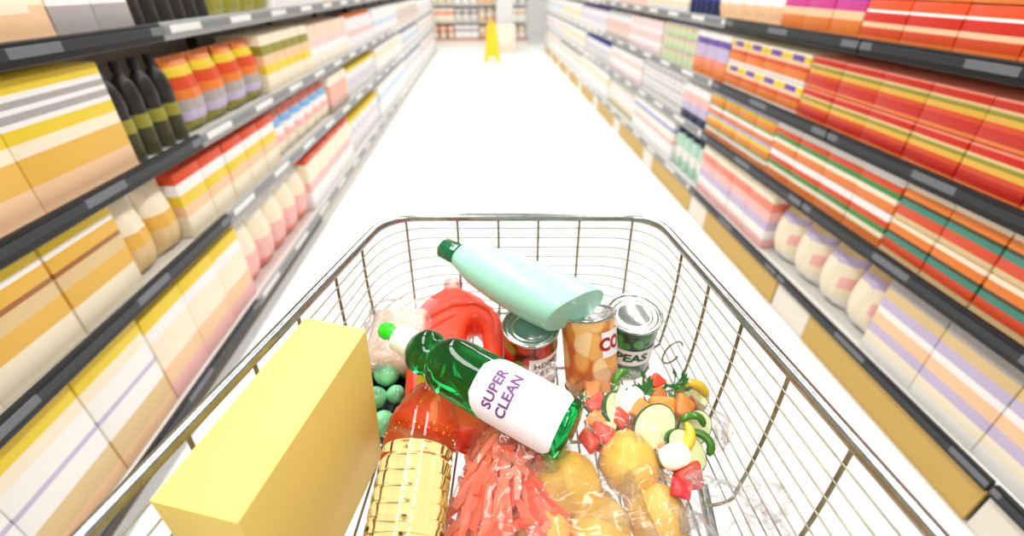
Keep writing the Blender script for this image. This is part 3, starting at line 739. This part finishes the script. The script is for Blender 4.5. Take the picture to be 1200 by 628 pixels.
# ---- green washing-up bottle
gm = mat('green_liquid', (.01, .60, .12), .03, trans=1.0, ior=1.36)
tip = at(454, 388, .916); base = at(672, 507, .886)
GM = axis_frame(base, tip, (0, -.62, .78)); Lg = (tip-base).length
root = empty('washing_up_bottle', GM, 'clear green bottle reading SUPER CLEAN with white collar and green nozzle', 'bottle')
k = Lg
body = [(.020, 0), (.031, .003), (.0355, .014), (.0365, .05), (.0365, .11), (.0355, k-.105), (.0315, k-.088), (.0262, k-.080), (.0258, k-.076), (.0282, k-.064), (.0262, k-.052), (.018, k-.043), (.0145, k-.038)]
prof = smoothprof(body, 5)
mb = MB(); mb.lathe([(.001, .003)]+prof, 48, sx=1.0, sy=.86); mb.build('bottle_body', gm, root, angle=80)
def rad_at(z):
    for (r0, z0), (r1, z1) in zip(prof, prof[1:]):
        if z0 <= z <= z1 and z1 > z0: return r0+(r1-r0)*(z-z0)/(z1-z0)
    return .0365
def onbody(a, z, e=.0006):                       # a = angle from the front
    r = rad_at(z); x, y = r*sin(a), -r*.86*cos(a); n = V((sin(a), -cos(a)/.86, 0)).normalized()
    return V((x, y, z))+n*e
mb = MB(); vs, fs = [], []; nu, nz = 24, 22; zA, zB = .012, .116
for j in range(nz+1):
    t = j/nz; z = zA+(zB-zA)*t
    wa = 1.30*(1-max(0, (t-.72)/.28)**2.6*.62)*(1-max(0, (.12-t)/.12)**2*.25)
    for i in range(nu+1):
        a = -wa+2*wa*i/nu
        zz = z + (.010*(1-(a/1.3)**2) if t > .99 else 0)
        vs.append(onbody(a, z, .0005))
for j in range(nz):
    for i in range(nu): q = j*(nu+1)+i; fs.append([q, q+1, q+nu+2, q+nu+1])
mb.add(vs, fs, 0)
for s, size, zc, a0 in (('SUPER', .0160, .091, -.02), ('CLEAN', .0160, .073, -.02)):
    tv, tf = text_geo(s, size, .00045)
    mb.add([onbody(a0+p.x/.0350, zc+p.y, .0010) for p in tv], tf, 1)
mb.build('front_label', [mat('label_satin', rgb(250, 248, 252), .3), mat('ink_purple', rgb(122, 60, 132), .4)], root)
mb = MB(); mb.lathe([(.0155, k-.044), (.0172, k-.043), (.0178, k-.030), (.0172, k-.018), (.010, k-.016)], 32); mb.build('collar', mat('collar_white', rgb(246, 244, 240), .35), root)
mb = MB(); mb.lathe([(.0098, k-.018), (.0095, k-.004), (.0112, k-.002), (.0112, k+.004), (.0096, k+.006), (.0080, k+.009), (.001, k+.009)], 20); mb.build('nozzle', mat('nozzle_green', rgb(50, 220, 40), .3), root)

# ---- oil bottle
om = mat('golden_oil', (.99, .78, .34), .03, trans=1.0, ior=1.40)
tip = V((-.105, .440, .862)); base = V((-.112, .150, .790))
OM = axis_frame(base, tip, (0, -.4, 1)); Lo = (tip-base).length
root = empty('oil_bottle', OM, 'ribbed clear bottle of golden oil lying between yellow box and carrot sticks', 'bottle')
pr = [(.001, .004), (.024, .001), (.034, .002), (.0385, .008)]
z = .012
while z < Lo-.118:
    pr += [(.0401, z), (.0406, z+.004), (.0407, z+.009), (.0401, z+.0128), (.0395, z+.0140)]
    z += .0150
zz = z
for i in range(14):
    t = i/13
    r = .0400*(1-t)**.001 if t < .35 else .0400-(.0400-.0145)*((t-.35)/.65)**1.4
    pr.append((r+(.0010 if i % 2 else -.0004), zz+t*.082))
pr += [(.0140, zz+.088), (.0140, Lo-.022)]
mb = MB(); mb.lathe(pr, 48); mb.build('bottle_body', om, root, angle=80)
mb = MB(); mb.lathe([(.0160, Lo-.026), (.0165, Lo-.025), (.0165, Lo-.003), (.0150, Lo)], 28); mb.build('bottle_cap', mat('cap_yellow', rgb(230, 180, 40), .4), root)
random.seed(21)
mb = MB()
for j in range(2):
    for i in range(26):
        a = i/26*2*pi+j*.12; r_ = .0405-.0012*j; z_ = zz+.012+j*.007
        mb.add([(r_*cos(a)+dx*.0022, r_*sin(a)+dy*.0022, z_+dz*.0022) for dx, dy, dz in ((1, 0, 0), (-1, 0, 0), (0, 1, 0), (0, -1, 0), (0, 0, 1), (0, 0, -1))],
               [[0, 2, 4], [2, 1, 4], [1, 3, 4], [3, 0, 4], [2, 0, 5], [1, 2, 5], [3, 1, 5], [0, 3, 5]])
mb.build('embossed_beads', om, root)

# ---- swept film bags
def film_bag(name, rings, m, label, cat, seg=56, seed=1, origin=None, cap0=True, cap1=False):
    """rings: (centre, rx, rz, pleat amplitude, pleats, roughness)"""
    rnd = random.Random(seed); n = len(rings); vs, fs = [], []
    cs = [V(r[0]) for r in rings]; ph = rnd.uniform(0, 6)
    for i, (c, rx, rz, pa, pn, ru) in enumerate(rings):
        t = (cs[min(i+1, n-1)]-cs[max(i-1, 0)]).normalized()
        side = t.cross(V((0, 0, 1))).normalized(); up_ = side.cross(t).normalized()
        for k_ in range(seg):
            a = 2*pi*k_/seg; ca, sa = cos(a), sin(a)
            d = (abs(ca)**2.4+abs(sa)**2.4)**(1/2.4)
            p = V((ca/d*rx, sa/d*rz))*(1+pa*sin(pn*a+ph+.6*i)+pa*.5*sin((pn*1.7)*a+2.1*ph))
            q = V(c)+side*p.x+up_*p.y
            q += noise.noise_vector(q*38+V((seed, 0, 0)))*ru
            fl_ = zf(q.y)+.003
            if q.z < fl_: q.z = fl_
            vs.append(q)
    for i in range(n-1):
        for k_ in range(seg):
            k2 = (k_+1) % seg; fs.append([i*seg+k_, i*seg+k2, (i+1)*seg+k2, (i+1)*seg+k_])
    if cap0: fs.append(list(range(seg))[::-1])
    if cap1: fs.append([(n-1)*seg+k_ for k_ in range(seg)])
    o = origin or V(rings[n//2][0])
    mb = MB(); mb.add([v-o for v in vs], fs)
    ob = mb.build(name, m, angle=180, M=CART @ Matrix.Translation(o)); tag(ob, label, cat)
    return ob
def interp(rs, n):
    out = []
    for a, b in zip(rs, rs[1:]):
        for i in range(n):
            t = i/n; tt = t*t*(3-2*t)
            out.append((V(a[0]).lerp(V(b[0]), t), a[1]+(b[1]-a[1])*tt, a[2]+(b[2]-a[2])*tt, a[3]+(b[3]-a[3])*t, a[4], a[5]+(b[5]-a[5])*t))
    out.append(rs[-1]); return out

film_a = film('clear_film', tint=(1.0001, 1.0001, 1.0001), milky=.03, gloss=.025, bump=.7, scale=8, stretch=(1, 3.4, 1.5), fres=.30)
film_b = film('clear_film_creased', milky=.10, gloss=.12, bump=1.0, scale=30)
film_c = film('clear_film_pink', milky=.16, gloss=.10, bump=1.0, scale=45)

# ---- carrot sticks in their bag
random.seed(5)
cm = [mat('carrot_a', rgb(246, 118, 84), .45, noise_amt=.12, nscale=60), mat('carrot_b', rgb(250, 140, 110), .45, noise_amt=.12, nscale=60), mat('carrot_c', rgb(240, 98, 62), .45, noise_amt=.12, nscale=60)]
def stick_mesh(L_, m, sd):
    rnd = random.Random(sd); mb = MB(); w = .0042; t = .0036
    n = 5; bend = rnd.uniform(-.003, .003); vs, fs = [], []
    for i in range(n):
        u = i/(n-1); y = (u-.5)*L_; sc = .72 if i in (0, n-1) else 1.0; o = bend*sin(pi*u)
        for (a, b_) in ((-1, -1), (1, -1), (1, 1), (-1, 1)): vs.append((a*w*sc+o, y, b_*t*sc*rnd.uniform(.9, 1.1)))
    for i in range(n-1):
        for k_ in range(4): fs.append([i*4+k_, i*4+(k_+1) % 4, i*4+4+(k_+1) % 4, i*4+4+k_])
    fs += [[3, 2, 1, 0], [(n-1)*4+i for i in range(4)]]
    mb.add(vs, fs)
    return mb.build('carrot_stick', m, angle=35)
sp = [stick_mesh(l, cm[i % 3], i) for i, l in enumerate((.042, .050, .060, .068, .046, .056))]
CB = V((.000, .282, 0)); CX, CY = .066, .122
def dome(x, y):
    u = ((x-CB.x)/CX)**2+((y-CB.y)/CY)**2
    return zf(y)+.010+.086*sqrt(max(0, 1-u**1.3))
cnt = 0; tries = 0; used = set()
while cnt < 270 and tries < 5000:
    tries += 1
    x = CB.x+random.uniform(-1, 1)*CX*.93; y = CB.y+random.uniform(-1, 1)*CY*.93
    u = ((x-CB.x)/CX)**2+((y-CB.y)/CY)**2
    if u > .92: continue
    top = dome(x, y); lay = (cnt % 4)
    z = max(zf(y)+.006, top-.005-lay*.010)
    i = random.randrange(6); h = .033
    dx = random.gauss(-.10, .75); yaw = dx
    dy = V((-sin(yaw), cos(yaw)))
    za, zb = dome(x-dy.x*.02, y-dy.y*.02), dome(x+dy.x*.02, y+dy.y*.02)
    pit = max(-.55, min(.55, atan2(zb-za, .04)+random.gauss(0, .14)))
    M = CART @ T(x, y, z) @ Matrix.Rotation(yaw, 4, 'Z') @ Matrix.Rotation(pit, 4, 'X') @ Matrix.Rotation(random.uniform(0, 3), 4, 'Y')
    if i not in used: sp[i].matrix_world = M; o = sp[i]; used.add(i)
    else: o = dup(sp[i], M)
    tag(o, 'orange carrot stick heaped in the clear bag beside the oil bottle', 'carrot stick', 'carrot sticks in the clear bag')
    cnt += 1
film_bag('clear_bag', interp([(V((-.004, .125, zf(.12)+.020)), .030, .014, .03, 9, .002), (V((-.002, .17, zf(.17)+.045)), .066, .048, .02, 9, .0015),
    (V((.000, .262, zf(.262)+.048)), .072, .058, .02, 9, .0015), (V((.010, .335, .832)), .060, .046, .04, 9, .004), (V((.022, .362, .884)), .036, .022, .10, 9, .003),
    (V((.022, .374, .914)), .028, .004, .2, 9, .002), (V((.020, .386, .924)), .032, .003, .25, 9, .002)], 6), film_a, 'clear plastic bag holding carrot sticks, its open end over the green bottle', 'plastic bag', seed=3)

# ---- potatoes in their bag
pm = mat('potato_skin', rgb(226, 178, 74), .42, noise_amt=.10, nscale=14, bump=.12, bscale=40, coat=.15)
def potato(i):
    rnd = random.Random(i); bm = bmesh.new(); bmesh.ops.create_icosphere(bm, subdivisions=4, radius=1)
    for v in bm.verts:
        p = v.co.copy(); n_ = noise.noise(p*1.1+V((i*3.1, 0, 0)))*.12+noise.noise(p*3+V((i, 5, 0)))*.03
        v.co = p*(1+n_); v.co.x *= 1.14; v.co.z *= .92
        for e in range(4):
            ed = V((sin(i*2+e*1.9), cos(i+e*2.7), sin(e*3.3+i*.5))).normalized(); d_ = (p-ed).length
            if d_ < .16: v.co *= 1-.05*(1-d_/.16)
    me = bpy.data.meshes.new('potato'); bm.to_mesh(me); bm.free()
    for q in me.polygons: q.use_smooth = True
    me.materials.append(pm); o = bpy.data.objects.new('potato', me); COL.objects.link(o); return o
pots = [(664, 566, .824, .034, 'roundest yellow potato beside the carrot sticks, upper left in its bag'), (737, 541, .826, .0345, 'large yellow potato nearest the courgette slices, on top in its bag'),
        (632, 622, .806, .031, 'yellow potato under the edge of the carrot sticks'), (702, 622, .806, .032, 'yellow potato in the middle at the bag front'),
        (770, 607, .804, .033, 'yellow potato beside the red tape')]
for i, (px, py, z, r, lb) in enumerate(pots):
    o = potato(i); p = at(px, py, z); o.matrix_world = CART @ Matrix.Translation(p) @ Matrix.Rotation(i*1.3, 4, 'Z') @ Matrix.Rotation(.3*i, 4, 'X') @ Matrix.Scale(r, 4)
    tag(o, lb, 'potato', 'potatoes in the clear bag')
for i, (x, y, z) in enumerate([(.092, .300, .786), (.150, .315, .789), (.092, .170, .775)]):
    o = potato(10+i); o.matrix_world = CART @ T(x, y, z) @ Matrix.Rotation(i*1.9, 4, 'Z') @ Matrix.Scale(.024, 4)
    tag(o, 'yellow potato lying low in the bag, mostly hidden beneath the others', 'potato', 'low potatoes in the clear bag')
tp = at(797, 572, .842)
film_bag('clear_bag', interp([(V((.018, .222, .800)), .040, .030, .03, 11, .003), (V((.05, .232, .804)), .090, .052, .02, 11, .0015), (V((.10, .245, .806)), .100, .060, .015, 11, .0015),
    (V((.145, .25, .812)), .078, .050, .03, 11, .004), (tp+V((-.022, -.004, -.008)), .040, .026, .09, 11, .003), (tp, .007, .006, .25, 11, .001), (tp+V((.012, -.004, .0)), .020, .014, .25, 11, .006), (tp+V((.035, -.025, -.012)), .050, .026, .2, 11, .014), (tp+V((.052, -.055, -.03)), .060, .020, .2, 11, .018)], 7),
    film_a, 'clear plastic bag of yellow potatoes closed with red tape', 'plastic bag', seed=9)
mb = MB(); mb.lathe([(.0085, -.009), (.0092, -.008), (.0092, .008), (.0085, .009)], 20)
mb.rbox((0, -.010, .001), (.017, .0012, .018), .0003)
tg = mb.build('red_tape', mat('tape_red', rgb(226, 20, 30), .3), M=axis_frame(tp+V((0, 0, 0)), tp+V((.03, -.012, 0)), (0, -.6, .8))); tag(tg, 'strip of red tape round the neck of the potato bag', 'tape')

# ---- chopped vegetables
skin = mat('courgette_skin', rgb(28, 96, 34), .3, noise_amt=.3, nscale=80); flesh = mat('courgette_flesh', rgb(226, 232, 168), .4, noise_amt=.06, nscale=50)
onion = mat('onion_flesh', rgb(244, 238, 214), .35); tomato = mat('tomato_red', rgb(226, 72, 44), .28, noise_amt=.15, nscale=50)
pepr = mat('pepper_green', rgb(70, 130, 30), .25, coat=.4); pepy = mat('pepper_yellow', rgb(232, 190, 50), .28, coat=.4); car = mat('carrot_chunk', rgb(242, 150, 60), .4, noise_amt=.1)
leafm = mat('herb_leaf', rgb(44, 110, 40), .5, noise_amt=.3, nscale=100)
UPV = V((0, -.62, .78))
def face_M(p, n_, spin): 
    z = V(n_).normalized(); x = V((1, .1, 0)); x = (x-z*x.dot(z)).normalized(); y = z.cross(x)
    return CART @ Matrix.Translation(p) @ Matrix((x, y, z)).transposed().to_4x4() @ Matrix.Rotation(spin, 4, 'Z')
def veg(kind, px, py, z, size, n_, spin, label):
    p = at(px, py, z); M = face_M(p, n_, spin); s = size*1.36
    if kind == 'courgette':
        root = empty('courgette_slice', M, label, 'courgette slice')
        mb = MB(); mb.lathe([(s*.96, -.0045), (s, -.003), (s, .003), (s*.97, .0042)], 30, sx=1.35, cap0=True, cap1=True); mb.build('skin', skin, root)
        mb = MB(); mb.lathe([(s*.93, .0040), (s*.92, .0048), (s*.4, .0052)], 30, sx=1.35); mb.build('flesh', flesh, root); return
    if kind == 'onion':
        mb = MB(); n = 9; vs, fs = [], []
        for j in range(n):
            for i in range(n):
                u, v = i/(n-1)*2-1, j/(n-1)*2-1
                for q in (0, 1): vs.append((u*s*(1-.2*v*v), v*s*.8*(1-.15*u*u), -.5*s*(u*u+v*v)*.35+q*.0035+.002*noise.noise(V((u*2, v*2, px)))))
        id_ = lambda i, j, q: (j*n+i)*2+q
        for j in range(n-1):
            for i in range(n-1):
                fs.append([id_(i, j, 1), id_(i+1, j, 1), id_(i+1, j+1, 1), id_(i, j+1, 1)]); fs.append([id_(i, j, 0), id_(i, j+1, 0), id_(i+1, j+1, 0), id_(i+1, j, 0)])
        for i in range(n-1):
            fs += [[id_(i, 0, 0), id_(i+1, 0, 0), id_(i+1, 0, 1), id_(i, 0, 1)], [id_(i, n-1, 0), id_(i, n-1, 1), id_(i+1, n-1, 1), id_(i+1, n-1, 0)],
                   [id_(0, i, 0), id_(0, i, 1), id_(0, i+1, 1), id_(0, i+1, 0)], [id_(n-1, i, 0), id_(n-1, i+1, 0), id_(n-1, i+1, 1), id_(n-1, i, 1)]]
        mb.add(vs, fs); o = mb.build('onion_piece', onion, angle=60); cat = 'onion piece'
    elif kind in ('tomato', 'carrot'):
        mb = MB(); mb.rbox((0, 0, 0), (s*1.5, s*1.1, s*.8), s*.22, seg=3)
        rr = random.Random(int(px)); sh = rr.uniform(-.35, .35)
        mb.v = [V((v.x+v.y*sh, v.y*(1+.3*v.x/s), v.z*(1-.25*v.x/s))) for v in mb.v]
        o = mb.build('tomato_chunk' if kind == 'tomato' else 'carrot_chunk', tomato if kind == 'tomato' else car); cat = kind+' chunk'
    elif kind in ('gpepper', 'ypepper'):
        pts = [V((cos(a)*s, sin(a)*s*.9, .003*sin(2*a))) for a in [(-.2+i/9*2.5) for i in range(10)]]
        mb = MB(); rr = s*.30; mb.tube(pts, [rr*.5, rr*.9, rr, rr, rr*1.05, rr, rr, rr*.95, rr*.8, rr*.4], 10)
        o = mb.build('pepper_strip', pepr if kind[0] == 'g' else pepy, angle=70); cat = 'pepper strip'
    elif kind == 'herb':
        mb = MB(); rr = random.Random(int(px))
        for q in range(16):
            a = rr.uniform(0, 2*pi); c_ = V((cos(a), sin(a), 0))*s*rr.uniform(.1, 1); w_ = s*.28
            d1 = V((cos(a+.5), sin(a+.5), .4))*w_; d2 = V((-sin(a), cos(a), .1))*w_*.5; t_ = V((0, 0, .0012))
            quad = [c_-d1, c_+d2, c_+d1*1.2, c_-d2]
            mb.add(quad+[v+t_ for v in quad], [[0, 3, 2, 1], [4, 5, 6, 7], [0, 1, 5, 4], [1, 2, 6, 5], [2, 3, 7, 6], [3, 0, 4, 7]])
            mb.tube([V((0, 0, 0)), c_*.6+V((0, 0, .002)), c_], .0008, 5)
        o = mb.build('herb_sprig', leafm, angle=50); cat = 'herb sprig'
    o.matrix_world = M; tag(o, label, cat)
VG = [
 ('courgette', 766, 500, .852, .0165, (.1, -.6, .8), .7, 'large pale courgette slice facing up in the middle of the vegetable bag'),
 ('courgette', 718, 479, .846, .0115, (.55, -.4, .7), 1.2, 'small courgette slice with dark rim beside the tomato chunk near the bean tin'),
 ('courgette', 803, 528, .840, .0150, (.3, -.5, .8), 2.3, 'pale courgette slice overlapped by onion, right side of vegetable bag'),
 ('courgette', 706, 497, .836, .0160, (-.5, -.2, .85), 1.0, 'courgette piece showing mostly dark green skin, left in vegetable bag'),
 ('onion', 791, 534, .850, .0125, (-.1, -.6, .8), .3, 'white onion layer overlapping the right courgette slice'),
 ('onion', 737, 470, .860, .0150, (-.2, -.5, .8), 1.1, 'white onion layer at the back of the vegetable bag'),
 ('ypepper', 790, 505, .857, .0150, (0, -.5, .85), -1.9, 'yellow pepper strip beside the large courgette slice'),
 ('ypepper', 812, 470, .842, .0170, (.2, -.4, .85), .4, 'yellow pepper strip by the basket wall'),
 ('gpepper', 742, 494, .843, .0170, (-.1, -.5, .85), 3.4, 'green pepper strip left of the large courgette slice'),
 ('gpepper', 812, 501, .850, .0110, (.2, -.5, .8), .2, 'green pepper strip curled beside the basket wall'),
 ('gpepper', 817, 522, .840, .0120, (.2, -.5, .8), -.6, 'small green pepper strip behind the right courgette slice'),
 ('tomato', 699, 473, .846, .0125, (-.2, -.5, .8), .3, 'red tomato chunk next to the bean tin foot'),
 ('tomato', 707, 508, .846, .0130, (0, -.5, .8), -.6, 'red tomato chunk leaning on the first potato'),
 ('tomato', 690, 516, .838, .0120, (-.3, -.5, .8), -.9, 'red tomato chunk next to the green bottle base'),
 ('tomato', 727, 490, .850, .0100, (.1, -.5, .8), 1.0, 'small red chunk in front of the small courgette slice'),
 ('tomato', 806, 560, .832, .0160, (.1, -.5, .8), .2, 'large red tomato chunk beside the red tape'),
 ('tomato', 796, 545, .832, .0100, (.1, -.5, .8), .9, 'little red chunk under the right courgette slice'),
 ('tomato', 768, 447, .868, .0100, (.1, -.6, .8), .5, 'red scrap at the gathered top of the vegetable bag'),
 ('carrot', 696, 492, .846, .0105, (0, -.5, .8), .5, 'pale orange chunk beside the green bottle base'),
 ('carrot', 750, 480, .858, .0120, (0, -.5, .8), .6, 'orange chunk left of the gathered film'),
 ('carrot', 775, 476, .856, .0150, (0, -.5, .8), -.3, 'big pale orange chunk behind the large courgette slice'),
 ('carrot', 781, 525, .842, .0100, (0, -.5, .8), .2, 'bright orange chunk under the large courgette slice'),
 ('carrot', 800, 478, .848, .0140, (.2, -.5, .8), .9, 'pale orange chunk near the basket wall'),
 ('herb', 752, 458, .866, .0150, (0, -.6, .8), 0, 'dark green herb sprig at the back of the vegetable bag'),
 ('herb', 790, 453, .860, .0150, (.1, -.6, .8), 1, 'dark herb sprig under the gathered film'),
 ('gpepper', 735, 452, .862, .0130, (0, -.6, .8), 1.5, 'green pepper strip below the pea tin'),
 ('tomato', 724, 512, .826, .0140, (0, -.5, .8), .1, 'red chunk low behind the large potato'),
 ('carrot', 748, 508, .828, .0150, (0, -.5, .8), .1, 'orange chunk low in front of the green pepper strip'),
 ('courgette', 790, 490, .826, .0150, (.2, -.4, .8), .1, 'courgette slice low under the big pale orange chunk'),
 ('tomato', 742, 470, .828, .0150, (0, -.5, .8), .4, 'red chunk low beneath the back onion layer'),
 ('herb', 700, 485, .826, .0180, (0, -.6, .8), 1, 'dark leafy sprig beneath the left chunks'),
 ('carrot', 722, 470, .822, .0150, (0, -.5, .8), .4, 'orange chunk low behind the small courgette slice'),
]
for a in VG: veg(*a)
rv = random.Random(3); nlow = {}
LOWL = dict(tomato='red chunk low in the vegetable bag under the top pieces', carrot='orange chunk low in the vegetable bag under the top pieces', courgette='courgette slice low in the vegetable bag under the top pieces', gpepper='green pepper strip low in the vegetable bag under the top pieces')
for i in range(30):
    kd = ['tomato', 'carrot', 'courgette', 'tomato', 'carrot', 'gpepper'][i % 6]
    px, py = 686+rv.random()*128, 458+rv.random()*92
    if px-686 < 30 and py > 520: continue
    before = set(bpy.data.objects)
    veg(kd, px, py, .808+rv.random()*.022, .0135, (rv.uniform(-.4, .4), -.5, .8), rv.uniform(0, 6), LOWL[kd])
    for o in set(bpy.data.objects)-before:
        if o.parent is None and o.get('category'): o['group'] = LOWL[kd]
gp = at(768, 444, .884)
film_bag('clear_bag', interp([(V((.068, .36, .812)), .040, .024, .04, 13, .003), (V((.092, .372, .818)), .060, .042, .03, 13, .004), (V((.135, .39, .822)), .076, .048, .03, 13, .004),
    (V((.180, .385, .820)), .070, .042, .04, 13, .005), (V((.212, .365, .812)), .060, .034, .08, 13, .009), (V((.226, .345, .806)), .050, .020, .15, 13, .010)], 7),
    film_a, 'clear plastic bag of chopped mixed vegetables against the right basket wall', 'plastic bag', seed=14, cap1=True)

# ---- sprouts in a dark tray and the pink packet
tm = mat('tray_black', rgb(26, 34, 44), .3)
tc_ = V((-.176, .448, zf(.448)+.0075)); TM = CART @ Matrix.Translation(tc_) @ Matrix.Rotation(tilt, 4, 'X')
root = empty('tray', TM, 'shallow black tray of round green cabbages beside the yellow box', 'tray')
mb = MB(); mb.rbox((0, 0, .002), (.064, .115, .004), .001)
for sx in (-1, 1): mb.rbox((sx*.032, 0, .012), (.003, .118, .024), .001)
for sy in (-1, 1): mb.rbox((0, sy*.0575, .012), (.064, .003, .024), .001)
mb.build('tray_shell', tm, root)
cab = mat('cabbage_leaf', rgb(130, 214, 160), .3, noise_amt=.55, nscale=36, bump=.5, bscale=60, coat=.7)
def cabbage(i, r):
    bm = bmesh.new(); bmesh.ops.create_icosphere(bm, subdivisions=4, radius=r)
    for v in bm.verts:
        a = atan2(v.co.y, v.co.x); v.co *= 1+.035*abs(sin(2.5*a+v.co.z/r*1.6+i))+.02*noise.noise(v.co*70)
    me = bpy.data.meshes.new('cabbage'); bm.to_mesh(me); bm.free()
    for q in me.polygons: q.use_smooth = True
    me.materials.append(cab); o = bpy.data.objects.new('green_cabbage', me); COL.objects.link(o); return o
for i, (px, py, z, r, lb) in enumerate([(453, 437, .826, .0180, 'largest pale green cabbage, topmost in the black tray'), (440, 466, .818, .0150, 'pale green cabbage half behind the yellow box edge'),
        (464, 462, .816, .0125, 'small green cabbage wedged by the oil bottle neck'), (449, 496, .812, .0160, 'pale green cabbage nearest the oil bottle shoulder'),
        (476, 432, .812, .0150, 'dark green cabbage mostly under the green bottle'), (438, 430, .806, .0150, 'green cabbage at the tray corner below the pink packet')]):
    o = cabbage(i, r); o.matrix_world = CART @ Matrix.Translation(at(px, py, z)) @ Matrix.Rotation(i*1.1, 4, 'Y') @ Matrix.Rotation(i*.7, 4, 'X'); tag(o, lb, 'cabbage', 'cabbages in the black tray')
pk = V((-.168, .528, zf(.528)+.056)); PM = CART @ Matrix.Translation(pk) @ Matrix.Rotation(tilt+.10, 4, 'X')
pc = mat('packet_peach', rgb(250, 214, 190), .5, noise_amt=.06, nscale=30, bump=.8, bscale=90)
root = empty('clear_packet', PM, 'crinkled clear packet of pale pink food in the back left corner', 'packet')
mb = MB(); mb.rbox((0, -.008, -.002), (.084, .10, .034), .012, seg=3)
mb.v = [v+noise.noise_vector(v*60)*.003 for v in mb.v]; mb.build('packet_filling', pc, root)
nu = 34; vs, fs = [], []
for sgn in (-1, 1):
    for j in range(nu+1):
        for i in range(nu+1):
            u, v = i/nu*2-1, j/nu*2-1
            th = .024*(max(0, 1-abs(u)**5)*max(0, 1-abs(v)**5))**.5+.0012
            p = V((u*.050, v*.064, sgn*th)); q = noise.noise_vector(p*70)*.0065+noise.noise_vector(p*160)*.003
            vs.append(p+q)
K = (nu+1)**2
for s_ in (0, 1):
    for j in range(nu):
        for i in range(nu): q = s_*K+j*(nu+1)+i; fs.append([q, q+1, q+nu+2, q+nu+1])
mb = MB(); mb.add(vs, fs); mb.build('packet_film', film_c, root, angle=180)

# ================================================================== LIGHT, CAMERA
w = bpy.data.worlds.new('store'); bpy.context.scene.world = w; w.use_nodes = True
bg = w.node_tree.nodes['Background']; bg.inputs[0].default_value = (1.0, .985, .96, 1); bg.inputs[1].default_value = .36
for (x, y) in [(-.75, -1.2), (-.75, 1.3), (-.75, 3.8), (-.75, 6.4), (-.75, 9.0), (-.75, 11.2), (.95, 11.2), (.95, -1.2), (.95, 1.3), (.95, 3.8), (.95, 6.4), (.95, 9.0)]:  # the farthest pair is added to brighten the end display
    l = bpy.data.lights.new('ceiling_tube_light', 'AREA'); l.shape = 'RECTANGLE'; l.size = .35; l.size_y = 1.9; l.energy = 38; l.color = (1, .985, .96)
    o = bpy.data.objects.new('ceiling_tube_light', l); COL.objects.link(o); o.location = (x, y, 3.3)
cam = bpy.data.cameras.new('camera'); co = bpy.data.objects.new('camera', cam); COL.objects.link(co)
cam.sensor_width = 36; cam.lens = F_PX/1200*36; cam.clip_start = .02
co.location = (0, 0, H_CAM); co.rotation_euler = (pi/2-PITCH, 0, -YAW)
cam.dof.use_dof = True; cam.dof.focus_distance = .50; cam.dof.aperture_fstop = 2.9
sc = bpy.context.scene; sc.camera = co
sc.view_settings.view_transform = 'Standard'; sc.view_settings.look = 'None'; sc.view_settings.exposure = .1; sc.view_settings.gamma = 1; sc.view_settings.use_curve_mapping = False
sc.cycles.transparent_max_bounces = 24; sc.cycles.max_bounces = 14; sc.cycles.transmission_bounces = 14
